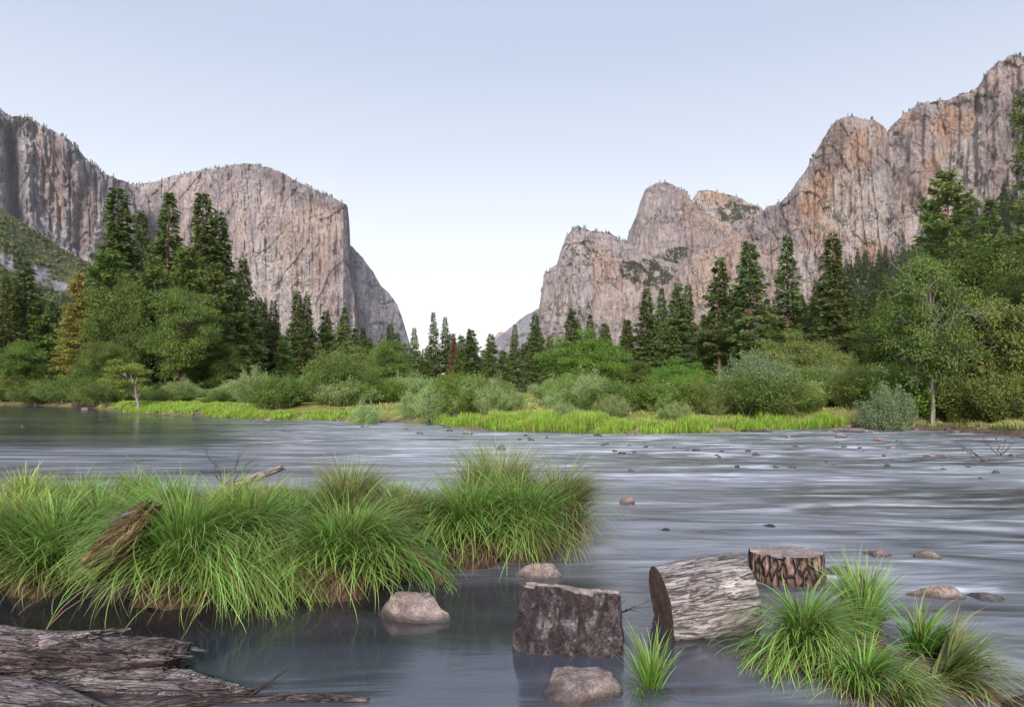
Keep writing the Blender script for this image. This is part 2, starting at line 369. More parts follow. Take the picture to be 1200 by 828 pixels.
def m_water():
    s = NT('river_water')
    rot = R(14)
    vw = s.coord('Object', (0.26, 1.0, 1), (0, 0, rot)); vl = s.coord('Object', (0.06, 0.55, 1), (0, 0, R(5)))
    w1 = s.noise(vw, 0.8, 3, 0.5, 2.4); w2 = s.noise(vw, 3.6, 2, 0.5, 0.8); big = s.noise(vl, 0.8, 3, 0.5, 0.8)
    fl = s.attr('flow')                                    # 1 in the fast shallow run, 0 in the quiet pools
    milk_sheen = s.math('MULTIPLY', s.ramp(s.math('ADD', s.math('MULTIPLY', w1, 0.55), s.math('MULTIPLY', big, 0.45)), [(0.36, 0.05), (0.52, 0.5), (0.66, 1.0)]), fl)
    bed = s.ramp(big, [(0.35, (0.022, 0.018, 0.015)), (0.55, (0.026, 0.030, 0.046))])  # brown bed; the bluish end paints in sky reflection for the pools
    c = s.mix(milk_sheen, bed, (0.335, 0.36, 0.405))  # milky churned water, its paleness also painting in reflected sky
    foam = s.math('MULTIPLY', s.ramp(s.math('ADD', s.math('MULTIPLY', w2, 0.45), s.math('MULTIPLY', w1, 0.55)), [(0.52, 0.0), (0.66, 0.8)]), s.math('MULTIPLY', fl, s.attr('riffle')))
    c = s.mix(foam, c, (0.78, 0.79, 0.82))
    rg = s.math('ADD', s.math('MULTIPLY', fl, 0.16), s.math('ADD', 0.09, s.math('MULTIPLY', milk_sheen, 0.15)))
    hgt = s.math('ADD', w1, s.math('MULTIPLY', w2, 0.18))
    bp = s.n('ShaderNodeBump'); bp.inputs['Distance'].default_value = 0.20; s.l(hgt, bp.inputs['Height'])
    s.l(s.math('ADD', 0.05, s.math('MULTIPLY', fl, 0.36)), bp.inputs['Strength'])
    b = s.bsdf(c, rg, 0.75, bp.outputs[0]); b.inputs['IOR'].default_value = 1.45
    return s.m
M['water'] = m_water()

# ------------------------------------------------------------------ terrain and river
BANK = [(-900, 474.5), (-300, 474.5), (0, 474.5), (60, 475.5), (110, 478), (150, 484), (250, 489), (330, 492), (400, 493), (440, 494), (500, 497), (540, 502),
        (600, 506), (700, 509), (800, 508), (850, 507), (900, 504), (980, 502), (1040, 502), (1110, 505), (1160, 508), (1200, 512), (1500, 524), (2400, 540)]
_bx = np.array([math.atan((p - 600) / F) for p, _ in BANK]); _by = np.array([H * F / (q - HOR) for _, q in BANK])
def bankY(px): return np.interp(np.arctan((np.asarray(px, float) - 600) / F), _bx, _by)
# grassy bank on this side of the river: blobs (px, py at water level, radius m, height)
NEAR = [(20, 628, 1.4, .35), (110, 618, 1.4, .38), (215, 652, .95, .36), (215, 610, 1.5, .34), (310, 615, 1.4, .34), (400, 630, 1.2, .34), (485, 620, 1.05, .33),
        (570, 625, .95, .32), (625, 612, .9, .30), (60, 592, 1.3, .28), (330, 592, 1.2, .24), (470, 596, 1.0, .22), (-90, 628, 1.6, .35), (-250, 628, 2.1, .4),
        (940, 775, .28, .12), (1015, 762, .30, .10), (1085, 785, .28, .08), (1150, 812, .30, .04), (1240, 840, .5, .08)]
def terrain(x, y):
    x = np.asarray(x, float); y = np.asarray(y, float)
    wob = 0.9 * fbm(x / 4.0, y / 4.0, 0, 3, 5)
    yy = np.maximum(y, 0.5); px = 600 + F * x / yy
    d = y - bankY(px) - wob * 0.7 - 0.5
    far = -0.7 + 1.05 * smooth(-2.5, 0.8, d) + 0.5 * smooth(0.5, 6, d) + 0.35 * smooth(6, 60, d) + 1.6 * smooth(90, 400, d)
    z = far + 0.06 * fbm(x / 1.3, y / 1.3, 0, 3, 9)
    for (a, b, r, h) in NEAR:
        g = gnd(a, b); q = ((x - g[0])**2 + (y - g[1])**2) / (r * r)
        z = np.maximum(z, -0.7 + (0.7 + h) * np.exp(-np.clip(q, 0, 40)**1.6 * 0.7))
    back = smooth(3.9, 2.6, y + 0.25 * fbm(x / 2.0, y / 2.0, 3.1, 3, 4))       # the shore the camera stands on
    z = np.maximum(z, -0.7 + 1.0 * back)
    return z
def tz(x, y): return float(terrain(np.array([x]), np.array([y]))[0])

def build_terrain():
    th = np.concatenate([np.linspace(-180, -46, 90), np.linspace(-45, 45, 560), np.linspace(46, 180, 90)]); th = th[:-1]
    r = np.concatenate([np.linspace(0.3, 2.5, 10), np.geomspace(2.6, 140, 330), np.geomspace(150, 12000, 40)])
    T, Rr = np.meshgrid(np.radians(th), r, indexing='ij')
    X = Rr * np.sin(T); Y = Rr * np.cos(T); Z = terrain(X, Y)
    V = np.stack([X, Y, Z], -1).reshape(-1, 3)
    yy = np.maximum(Y, 0.5); px = 600 + F * X / yy
    d = Y - bankY(px)
    n = fbm(X / 6, Y / 6, 0, 4, 3)
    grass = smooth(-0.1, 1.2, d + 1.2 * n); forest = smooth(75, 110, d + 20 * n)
    me = make_mesh('ground', V, grid_faces(len(th), len(r), True), M['ground'], shade=True, attrs={'grass': grass.ravel(), 'forest': forest.ravel()})
    tag(link('ground', me), 'river bed, banks and flat meadow of the valley floor', 'ground', kind='structure')
build_terrain()

ROCKS = []   # (px, py at the waterline, width px) used for wakes, filled below
def build_river():
    th = np.concatenate([np.linspace(-100, -42, 50), np.linspace(-41, 41, 620), np.linspace(42, 100, 50)])
    r = np.concatenate([np.linspace(0.6, 3.2, 12), np.geomspace(3.3, 150, 560)])
    T, Rr = np.meshgrid(np.radians(th), r, indexing='ij')
    X = Rr * np.sin(T); Y = Rr * np.cos(T)
    px = 600 + F * X / np.maximum(Y, .3); py = HOR + H * F / np.maximum(Y, .3)
    # quiet water: dark backwater on the far left, the pool in front of the grass
    flow = np.ones_like(X)
    flow *= 1 - 0.85 * smooth(430, 150, px) * smooth(545, 500, py)
    flow *= 1 - 0.93 * smooth(1010, 790, px) * smooth(640, 705, py)
    n = fbm(X / 6, Y / 2, 0, 3, 2)
    flow = np.clip(flow + 0.25 * n * (flow < 0.95), 0, 1)
    riffle = smooth(575, 515, py) * smooth(150, 380, px) * 1.0 + 0.5 * np.exp(-((px - 640) / 130)**2 - ((py - 535) / 28)**2) + 0.35 * smooth(700, 900, px) * smooth(760, 560, py)
    a = R(-11)
    for (wx, wy, ww) in [(733, 590, 22), (1095, 655, 36), (1030, 652, 36), (1105, 703, 64), (1160, 703, 44), (985, 673, 44), (905, 618, 22), (780, 622, 20), (887, 534, 20), (586, 527, 14), (924, 690, 86), (1092, 536, 22),
                         (925, 514, 15), (1033, 517, 17), (1150, 561, 10), (968, 542, 9), (1040, 546, 9), (816, 528, 11), (640, 640, 40), (960, 600, 60), (1060, 600, 50), (850, 560, 60), (1000, 570, 50), (720, 560, 50), (1150, 620, 60), (900, 585, 40)]:
        gg = gnd(wx, wy); rr_ = ww * gg[1] / F / 2; dx = X - gg[0]; dy = Y - gg[1] - rr_ * 0.5
        du = (dx * math.cos(a) + dy * math.sin(a)) / rr_; dv = (-dx * math.sin(a) + dy * math.cos(a)) / rr_
        wk = np.exp(-(np.abs(dv) - 0.9 - 0.25 * np.clip(du, 0, 6))**2 / 0.12) * smooth(-1.6, -0.3, du) * smooth(7, 1, du) + np.exp(-(du + 1.2)**2 / 0.2 - dv**2 / 0.8)
        riffle = riffle + 0.9 * wk * (0.6 + 0.6 * noise(X * 5, Y * 9, 0, 8)); flow = np.maximum(flow, 0.0)
    # standing waves stretched across the current
    a = R(-11); U = X * math.cos(a) + Y * math.sin(a); Vv = -X * math.sin(a) + Y * math.cos(a)
    w = fbm(U / 1.9, Vv / 0.55, 0, 3, 31) * 0.026 + fbm(U / 5.5, Vv / 1.3, 0, 2, 47) * 0.030
    near = smooth(2.5, 4.5, Rr)
    Z = w * flow * near * (0.35 + 0.65 * smooth(500, 760, px))
    V = np.stack([X, Y, Z], -1).reshape(-1, 3)
    me = make_mesh('river', V, grid_faces(len(th), len(r)), M['water'], shade=True, attrs={'flow': flow.ravel(), 'riffle': np.clip(riffle, 0, 1).ravel()})
    tag(link('river', me), 'shallow river smoothed to silk with pale streaks', 'river', kind='structure')
build_river()

# ------------------------------------------------------------------ cliffs
def inpoly(px, py, poly, soft=6):
    """soft inside mask: distance to polygon"""
    P = np.array(poly, float); n = len(P)
    inside = np.zeros(px.shape, bool); dmin = np.full(px.shape, 1e9)
    for i in range(n):
        a, b = P[i], P[(i + 1) % n]
        c = ((a[1] > py) != (b[1] > py)) & (px < (b[0] - a[0]) * (py - a[1]) / (b[1] - a[1] + 1e-9) + a[0])
        inside ^= c
        t = np.clip(((px - a[0]) * (b[0] - a[0]) + (py - a[1]) * (b[1] - a[1])) / ((b[0] - a[0])**2 + (b[1] - a[1])**2 + 1e-9), 0, 1)
        dmin = np.minimum(dmin, np.hypot(px - a[0] - t * (b[0] - a[0]), py - a[1] - t * (b[1] - a[1])))
    return np.clip(0.5 + np.where(inside, dmin, -dmin) / soft, 0, 1)

def cliff(name, rim, Yf, nu, nv, seed, lean=0.12, amp=1.0, round_=60, veg=(), warm=(), dark=(), pale=(), haze_tint=0.0, jag=1.2, label='', rimveg=0.3, relief=None, base=-5, basewarm=0.0):
    rim = np.array(rim, float); px = np.linspace(rim[0, 0], rim[-1, 0], nu)
    ry = np.interp(px, rim[:, 0], rim[:, 1])
    ry = ry + jag * fbm(px / 7.0, 0 * px, 0, 4, seed) + 0.6 * jag * noise(px / 1.7, 0 * px, 0, seed + 3)
    v = np.linspace(0, 1, nv); PX, Vv = np.meshgrid(px, v, indexing='ij'); RY = ry[:, None] + 0 * Vv
    Y0 = Yf(PX)
    zr = (HOR - RY) / F * Y0                   # nominal rim height
    S = PX / F * Y0.mean(); Zn = Vv * zr
    rel = amp * (45 * fbm(S / 190, Zn / 260, 0, 4, seed + 11) + 34 * ridged(S / 75, Zn / 480, 0, 4, seed + 21) + 15 * ridged(S / 22, Zn / 110, 0, 4, seed + 31)
                 + 9 * fbm(S / 11, Zn / 20, 0, 4, seed + 41) + 6 * ridged(S / 30 + Zn / 70, Zn / 34, 0, 4, seed + 45))
    bl = 6 * np.round(2.2 * fbm(S / 90 + Zn / 260, Zn / 120 - S / 400, 0, 3, seed + 51)) * amp   # slabs and corners
    dih = amp * 11 * np.round(2.6 * fbm(S / 80 + Zn / 900, Zn / 700, 0, 4, seed + 71)) + amp * 9 * np.round(1.8 * fbm(S / 150 - Zn / 170, Zn / 330 + S / 500, 0, 3, seed + 81))
    Y = Y0 + rel + bl + dih + lean * Zn + round_ * Vv**7
    if relief is not None: Y = Y + relief(PX, HOR - (HOR - RY) * Vv)
    ZR = H + (HOR - RY) / F * Y[:, -1:]        # so that the rim keeps its outline after relief
    Z = base + (ZR - base) * Vv
    X = (PX - 600) / F * Y
    PY = HOR - (Z - H) / Y * F
    A = {}
    nz = 0.5 * fbm(S / 45, Zn / 45, 0, 4, seed + 61)
    def msk(polys):
        m = np.zeros_like(X)
        for q in polys:
            k, pl = (q[0], q[1]) if isinstance(q[0], (int, float)) else (1.0, q)
            m = np.maximum(m, k * inpoly(PX + 10 * nz, PY + 10 * nz, pl, 9))
        return m
    A['veg'] = msk(veg) * 0.75; A['warm'] = np.maximum(msk(warm), basewarm); A['dark'] = msk(dark); A['pale'] = msk(pale); A['haze_tint'] = np.full_like(X, haze_tint)
    steep = np.abs(np.gradient(np.interp(px, rim[:, 0], rim[:, 1]), px)); fl = np.clip(1.15 - steep * 1.1, 0, 1)[:, None]
    A['veg'] = np.maximum(A['veg'], rimveg * fl * smooth(0.955, 0.998, Vv))
    # top going back, then the far side down: a solid mass
    T = 24; tt = np.linspace(0, 1, T)[1:]
    Xs, Ys, Zs = [X], [Y], [Z]
    yl, zl, xl = Y[:, -1:], Z[:, -1:], X[:, -1:]
    k = np.minimum(tt * 1.25, 1.0)[None, :]
    yb = yl + 420 * k + 60 * tt; zb = np.where(tt < 0.8, zl - 90 * k**1.5 + 12 * fbm(xl / 60 + 0 * k, yb / 60, 0, 3, seed) * np.minimum(1, 4 * k), 0)
    zb = np.where(tt >= 0.8, (zl - 90) * (1 - (tt - 0.8) / 0.2) + base * (tt - 0.8) / 0.2, zb)
    Xs.append(xl * yb / yl); Ys.append(yb); Zs.append(zb)
    X, Y, Z = (np.concatenate(q, 1) for q in (Xs, Ys, Zs))
    for a in A:
        ext = np.repeat(A[a][:, -1:], len(tt), 1)
        if a == 'veg': ext = np.maximum(ext, 0.45 * np.clip(fl, 0, 1))
        A[a] = np.concatenate([A[a], ext], 1).ravel()
    me = make_mesh(name, np.stack([X, Y, Z], -1).reshape(-1, 3), grid_faces(*X.shape), M['granite'], shade=True, attrs=A)
    o = link(name, me); tag(o, label, 'cliff', kind='structure')
    return (px, X[:, nv - 1], Y[:, nv - 1], Z[:, nv - 1])

RIMS = []
lin = lambda *p: (lambda q: np.interp(q, [a for a, _ in p], [b for _, b in p]))
# far peak closing the valley
RIMS.append(cliff('far_mountain', [(560, 440), (572, 405), (583, 396), (592, 388), (605, 378), (616, 369), (630, 362), (680, 350), (760, 360)], lin((560, 5200), (760, 4600)), 130, 60, 900, amp=1.5, haze_tint=1.0,
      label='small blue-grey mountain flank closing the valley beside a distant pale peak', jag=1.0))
cliff('distant_peak', [(572, 430), (578, 397), (583, 390), (588, 388), (594, 391), (600, 400)], lin((570, 9000), (600, 9000)), 50, 40, 950, amp=1.0, label='tiny sunlit peak at the very end of the valley', warm=[[(560, 360), (620, 360), (620, 440), (560, 440)]], jag=0.6)  # warm mask paints the sunlight into the whole peak's rock colour
# left group: east flank, the great prow, the left shoulder
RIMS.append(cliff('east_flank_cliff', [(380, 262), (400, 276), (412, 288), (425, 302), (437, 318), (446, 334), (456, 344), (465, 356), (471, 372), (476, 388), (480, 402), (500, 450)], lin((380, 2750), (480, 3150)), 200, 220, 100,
      lean=0.05, haze_tint=0.75, label='pale blue-grey granite flank falling away right of the great prow', rimveg=0.25, jag=0.9))
RIMS.append(cliff('great_granite_prow', [(128, 212), (142, 215), (160, 216), (180, 213), (200, 207), (220, 203), (240, 199), (262, 195), (285, 191), (302, 193), (318, 197), (332, 203), (345, 211), (362, 219), (380, 227), (396, 234), (407, 240),
      (409.5, 262), (410.5, 285), (413, 330), (420, 380), (424, 430)],
      lin((128, 3050), (200, 2950), (290, 2720), (340, 2650), (380, 2600), (402, 2600), (410, 2690), (424, 2700)), 620, 460, 200, lean=0.10, amp=0.85, round_=45,
      warm=[(0.5, [(300, 215), (400, 240), (406, 330), (390, 380), (330, 330), (310, 270)]), (0.35, [(160, 220), (290, 200), (300, 300), (220, 330)])],
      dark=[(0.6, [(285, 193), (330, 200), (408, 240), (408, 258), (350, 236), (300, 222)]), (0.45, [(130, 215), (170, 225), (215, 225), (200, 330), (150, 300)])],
      pale=[(0.7, [(300, 280), (345, 300), (400, 400), (330, 390), (290, 330)])],
      veg=[(0.6, [(128, 222), (180, 214), (300, 191), (345, 206), (345, 214), (300, 198), (180, 221)])],
      basewarm=0.18, label='huge sheer granite monolith with a vertical prow on the left of the valley', rimveg=0.55, jag=0.9))
def crev(px, py):  # deep dark chimney on the far left
    return 130 * np.exp(-((px - (8 + (py - 150) * 0.10)) / 9.0)**2) * smooth(135, 165, py)
RIMS.append(cliff('left_shoulder_cliff', [(-260, 60), (-120, 100), (-40, 118), (0, 130), (14, 136), (30, 138), (45, 144), (60, 152), (75, 160), (88, 170), (98, 183), (110, 194), (122, 203), (135, 209), (148, 213), (158, 232), (172, 300), (185, 420)],
      lin((-260, 1950), (0, 2250), (80, 2400), (150, 2620), (185, 2700)), 560, 440, 300, lean=0.16, amp=1.25, round_=70, relief=crev,
      dark=[(0.75, [(2, 150), (22, 150), (34, 265), (22, 285), (8, 250)]), (0.7, [(60, 150), (120, 205), (110, 300), (85, 290), (70, 220)]), (0.4, [(120, 215), (160, 240), (165, 330), (130, 310)])],  # first dark mask paints the chimney's shade into the rock colour
      warm=[(0.55, [(30, 140), (70, 165), (120, 240), (100, 300), (60, 250)])], pale=[(0.6, [(-60, 180), (8, 185), (14, 250), (-60, 240)]), (0.4, [(120, 240), (150, 260), (150, 330), (110, 320)])],
      veg=[(0.85, [(88, 205), (106, 225), (120, 260), (112, 268), (96, 240)]), (0.7, [(0, 130), (50, 143), (100, 183), (150, 213), (150, 221), (96, 194), (46, 153), (0, 139)])], rimveg=0.75,
      label='granite wall with dark chimneys left of the great prow', jag=1.6))
# right group
RIMS.append(cliff('back_summit_cliff', [(800, 262), (812, 232), (818, 225), (828, 222), (845, 226), (862, 230), (880, 238), (892, 243), (905, 262), (930, 330)], lin((800, 2500), (930, 2500)), 200, 160, 400, lean=0.3, amp=0.7,
      warm=[[(815, 220), (850, 224), (860, 240), (825, 245)]], veg=[(1.0, [(832, 236), (860, 232), (895, 243), (885, 268), (845, 262)])], rimveg=0.5, basewarm=0.45, label='small brushy summit in the notch behind the domes', jag=1.0))
RIMS.append(cliff('middle_dome_cliff', [(726, 330), (733, 288), (738, 270), (746, 252), (750, 238), (756, 222), (768, 215), (780, 213), (793, 219), (803, 224), (812, 236), (824, 246), (845, 260), (870, 270), (900, 290), (940, 380)],
      lin((726, 2250), (760, 2120), (940, 2200)), 340, 300, 500, lean=0.22, amp=1.0, round_=80, veg=[(0.95, [(795, 285), (815, 290), (800, 315), (760, 335), (740, 322), (770, 305)]), (0.5, [(752, 222), (780, 212), (790, 222), (758, 232)])],
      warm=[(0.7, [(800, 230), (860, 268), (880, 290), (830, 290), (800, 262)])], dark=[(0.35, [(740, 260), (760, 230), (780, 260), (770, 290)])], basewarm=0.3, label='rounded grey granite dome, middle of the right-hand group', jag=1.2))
RIMS.append(cliff('lower_dome_cliff', [(622, 440), (629, 400), (631, 372), (634, 345), (638, 322), (646, 314), (652, 310), (657, 296), (663, 278), (669, 270), (680, 267), (692, 269), (705, 272), (718, 274), (730, 282), (745, 290), (758, 298), (775, 303), (795, 310), (820, 330), (860, 420)],
      lin((622, 2080), (670, 1930), (860, 1900)), 420, 340, 600, lean=0.28, amp=1.0, round_=70,
      veg=[(1.0, [(722, 305), (760, 300), (800, 318), (795, 338), (752, 336), (722, 325)]), (0.75, [(662, 285), (690, 270), (705, 285), (690, 330), (668, 325), (655, 312)]), (0.6, [(640, 350), (690, 360), (700, 400), (650, 390)])],
      warm=[(0.6, [(690, 285), (740, 300), (770, 350), (730, 390), (690, 350)])], pale=[(0.45, [(690, 330), (770, 345), (760, 400), (690, 395)])], basewarm=0.25, label='lower rugged granite dome, leftmost of the right-hand group', rimveg=0.7, jag=1.5))
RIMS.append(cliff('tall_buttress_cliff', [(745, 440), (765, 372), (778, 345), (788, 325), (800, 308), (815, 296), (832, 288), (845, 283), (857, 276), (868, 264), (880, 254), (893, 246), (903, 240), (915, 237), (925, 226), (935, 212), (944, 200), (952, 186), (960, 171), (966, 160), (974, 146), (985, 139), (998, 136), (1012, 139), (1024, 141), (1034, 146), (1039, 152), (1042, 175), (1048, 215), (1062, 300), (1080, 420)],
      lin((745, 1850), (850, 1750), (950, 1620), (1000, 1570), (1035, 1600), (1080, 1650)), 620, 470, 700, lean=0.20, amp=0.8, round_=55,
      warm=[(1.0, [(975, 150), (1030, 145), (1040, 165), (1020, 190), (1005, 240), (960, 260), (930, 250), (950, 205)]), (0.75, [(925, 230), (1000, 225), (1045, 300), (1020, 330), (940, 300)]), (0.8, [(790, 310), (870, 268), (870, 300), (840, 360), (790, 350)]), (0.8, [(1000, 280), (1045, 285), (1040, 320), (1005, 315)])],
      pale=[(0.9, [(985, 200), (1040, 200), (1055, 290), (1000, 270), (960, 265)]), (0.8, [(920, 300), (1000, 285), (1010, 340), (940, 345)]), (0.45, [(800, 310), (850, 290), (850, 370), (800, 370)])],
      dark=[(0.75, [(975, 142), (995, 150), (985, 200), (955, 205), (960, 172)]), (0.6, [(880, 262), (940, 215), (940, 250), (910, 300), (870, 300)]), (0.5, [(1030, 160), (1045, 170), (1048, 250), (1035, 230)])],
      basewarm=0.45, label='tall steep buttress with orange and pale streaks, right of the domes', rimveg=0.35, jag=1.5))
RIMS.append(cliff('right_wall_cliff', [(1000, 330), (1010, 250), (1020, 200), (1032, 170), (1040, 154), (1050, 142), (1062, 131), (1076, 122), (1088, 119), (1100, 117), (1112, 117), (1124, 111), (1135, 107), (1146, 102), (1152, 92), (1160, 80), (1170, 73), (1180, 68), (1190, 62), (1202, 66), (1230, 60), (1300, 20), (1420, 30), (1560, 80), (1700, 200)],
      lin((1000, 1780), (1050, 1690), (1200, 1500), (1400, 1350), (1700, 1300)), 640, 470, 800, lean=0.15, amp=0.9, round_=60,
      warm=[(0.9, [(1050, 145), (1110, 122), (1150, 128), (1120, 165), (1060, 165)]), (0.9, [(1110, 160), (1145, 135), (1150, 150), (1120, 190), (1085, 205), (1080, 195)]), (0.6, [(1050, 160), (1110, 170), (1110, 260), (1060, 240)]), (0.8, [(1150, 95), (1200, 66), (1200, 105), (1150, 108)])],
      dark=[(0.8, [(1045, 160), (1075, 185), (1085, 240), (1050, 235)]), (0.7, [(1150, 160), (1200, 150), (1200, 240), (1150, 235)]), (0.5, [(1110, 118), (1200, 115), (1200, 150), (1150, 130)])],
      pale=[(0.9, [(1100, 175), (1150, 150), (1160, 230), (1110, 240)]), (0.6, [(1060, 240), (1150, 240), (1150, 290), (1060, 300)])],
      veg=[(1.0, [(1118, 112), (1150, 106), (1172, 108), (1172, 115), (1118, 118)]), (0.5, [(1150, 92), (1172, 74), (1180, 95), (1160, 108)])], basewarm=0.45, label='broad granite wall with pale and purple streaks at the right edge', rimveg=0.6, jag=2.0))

# ------------------------------------------------------------------ side slopes
def make_slope(name, foot, top, Y0, Y1, nu, nv, seed, talus=(), label=''):
    f = np.array(foot, float); t = np.array(top, float)
    px = np.linspace(t[0, 0], t[-1, 0], nu); v = np.linspace(0, 1, nv)
    PX, V_ = np.meshgrid(px, v, indexing='ij')
    yt = np.interp(px, t[:, 0], t[:, 1])[:, None]
    Y = Y0(PX) + (Y1(PX) - Y0(PX)) * V_
    Zt = H + (HOR - yt) / F * Y1(PX)
    Z = 0.5 + (Zt - 0.5) * V_**1.15
    Z = Z + (9 * fbm(PX * 0.02, V_ * 4, 0, 5, seed) + 4 * ridged(PX * 0.1, V_ * 8, 0, 4, seed + 3)) * smooth(0.02, 0.2, V_) * smooth(1.0, 0.9, V_)
    X = (PX - 600) / F * Y
    PY = HOR - (Z - H) / Y * F
    tal = np.zeros_like(X); nz = fbm(PX / 12, PY / 6, 0, 4, seed + 8)
    for q in talus: tal = np.maximum(tal, inpoly(PX + 6 * nz, PY + 6 * nz, q, 4))
    XB = X[:, -1:] * 1.0; n = 6; k = np.linspace(0, 1, n)[None, 1:]
    X = np.concatenate([X, XB + 0 * k], 1); Yb = Y[:, -1:] + 350 * k; Zb = Z[:, -1:] - (Z[:, -1:] - 1) * k**1.3 * 0.9
    Y = np.concatenate([Y, Yb], 1); Z = np.concatenate([Z, Zb], 1); tal = np.concatenate([tal, np.repeat(tal[:, -1:], n - 1, 1)], 1)
    me = make_mesh(name, np.stack([X, Y, Z], -1).reshape(-1, 3), grid_faces(*X.shape), M['hill'], shade=True, attrs={'talus': tal.ravel()})
    tag(link(name, me), label, 'hillside', kind='structure')
    def surf(p, vv):
        y1 = float(Y1(p)); y0 = float(Y0(p)); y = y0 + (y1 - y0) * vv
        i = np.clip(np.searchsorted(px, p), 0, nu - 1); j = int(round(vv * (nv - 1)))
        return X[i, j], Y[i, j], Z[i, j]
    return surf
slopeL = make_slope('left_hillside', [], [(-400, 150), (-100, 205), (0, 243), (20, 256), (45, 274), (75, 293), (100, 306), (125, 325), (155, 350), (200, 400), (240, 440)], lin((-400, 420), (240, 520)), lin((-400, 900), (240, 1150)), 300, 200, 40,
      talus=[[(0, 297), (20, 303), (60, 322), (85, 338), (70, 345), (30, 325), (0, 312)], [(40, 308), (62, 318), (50, 322), (36, 314)], [(-200, 250), (-20, 290), (-20, 310), (-200, 290)]], label='green brushy talus slope under the left cliffs')
slopeR = make_slope('right_hillside', [], [(900, 430), (950, 380), (985, 345), (1010, 325), (1040, 308), (1070, 290), (1100, 272), (1140, 255), (1200, 245), (1300, 200), (1600, 150), (1900, 120)], lin((900, 330), (1100, 230), (1900, 200)), lin((900, 620), (1100, 640), (1900, 700)), 240, 120, 60,
      label='wooded slope rising to the right-hand wall')

# brush and tiny trees: uncountable cover seen far away
def tri_cloud(C, size, seed, up=0.3, aspect=1.0):
    """one random triangle pair (quad) per centre"""
    r = np.random.default_rng(seed); n = len(C)
    a = r.normal(size=(n, 3)); a /= np.linalg.norm(a, axis=1)[:, None]
    b = r.normal(size=(n, 3)); b -= (a * b).sum(1)[:, None] * a; b /= np.linalg.norm(b, axis=1)[:, None]
    s = (size * r.uniform(0.6, 1.4, n))[:, None] if np.isscalar(size) else size[:, None]
    a = a * s * aspect; b = b * s
    V = np.stack([C - a, C - 0.35 * a + b * 0.5, C + a, C + 0.35 * a - b * 0.5], 1).reshape(-1, 3)
    return V, np.arange(4 * n).reshape(-1, 4)

def rim_trees():
    V, Fc = [], []; r = np.random.default_rng(3); off = 0
    cs = []
    for k, (px, X, Y, Z) in enumerate(RIMS):
        dens = [0.0, 0.08, 0.22, 0.5, 0.2, 0.25, 0.4, 0.08, 0.15][k]
        for i in range(len(px)):
            p = dens * (0.25 + 0.75 * (math.sin(px[i] * 0.31 + k) > -0.3))
            if noise(px[i] / 9.0, k, 0, 5) > -0.1 and r.random() < 1.8 * p:
                h = r.uniform(5, 16) * (1.25 if k == 3 else 1); y = Y[i] + r.uniform(0, 5)
                cs.append((X[i] * y / Y[i] + r.uniform(-1, 1), y, Z[i] - 4, h))
    for (x, y, z, h) in cs:
        n = 22; t = r.random(n); rad = 0.26 * h * (1 - t) * r.uniform(0.3, 1.1, n); an = r.uniform(0, 6.28, n)
        C = np.stack([x + rad * np.cos(an), y + rad * np.sin(an), z + t * h], 1)
        v, f = tri_cloud(C, 0.17 * h, int(r.integers(1e9))); V.append(v); Fc.append(f + off); off += len(v)
    me = make_mesh('rim_trees', np.concatenate(V), np.concatenate(Fc), M['pine_far'])
    tag(link('rim_trees', me), 'tiny trees fringing the rims of the cliffs', 'trees', kind='stuff')
rim_trees()

def slope_brush():
    r = np.random.default_rng(4); V, Fc, off = [], [], 0
    for (sf, lo, hi, n) in ((slopeL, -60, 150, 2600), (slopeR, 960, 1300, 1500)):
        for _ in range(n):
            p = r.uniform(lo, hi); vv = r.uniform(0.1, 0.99)
            x, y, z = sf(p, vv); pyy = HOR - (z - H) / y * F
            if sf is slopeL and (noise(p / 14, pyy / 7, 0, 77) < -0.15 or (290 + p * 0.45 < pyy < 312 + p * 0.45 and r.random() < 0.85)): continue
            h = r.uniform(2, 7); m = 26
            q = r.normal(size=(m, 3)); q /= np.linalg.norm(q, axis=1)[:, None]
            C = np.array([x, y, z]) + q * np.array([h, h, h * 0.7]) * r.uniform(0.6, 1, (m, 1))
            v, f = tri_cloud(C, 0.42 * h, int(r.integers(1e9))); V.append(v); Fc.append(f + off); off += len(v)
    me = make_mesh('slope_brush', np.concatenate(V), np.concatenate(Fc), M['brush'])
    tag(link('slope_brush', me), 'dense brush covering the two side slopes', 'brush', kind='stuff')
slope_brush()

# ------------------------------------------------------------------ trees
def tube(path, rad, k=7):
    path = np.array(path, float); n = len(path); rad = np.broadcast_to(rad, (n,))
    t = np.gradient(path, axis=0); t /= np.linalg.norm(t, axis=1)[:, None] + 1e-9
    ref = np.where(np.abs(t[:, 2:3]) > 0.9, np.array([[1., 0, 0]]), np.array([[0, 0, 1.]]))
    a = np.cross(t, ref); a /= np.linalg.norm(a, axis=1)[:, None] + 1e-9; b = np.cross(t, a)
    th = np.linspace(0, 2 * np.pi, k, endpoint=False)
    V = path[:, None] + rad[:, None, None] * (np.cos(th)[None, :, None] * a[:, None] + np.sin(th)[None, :, None] * b[:, None])
    i = np.arange(n - 1)[:, None]; j = np.arange(k)[None]; j2 = (j + 1) % k
    f = np.stack([i * k + j, i * k + j2, (i + 1) * k + j2, (i + 1) * k + j], -1).reshape(-1, 4)
    return V.reshape(-1, 3), f

def merge(parts):
    V, Fc, off = [], [], 0
    for v, f in parts: V.append(v); Fc.append(f + off); off += len(v)
    return np.concatenate(V), np.concatenate(Fc)

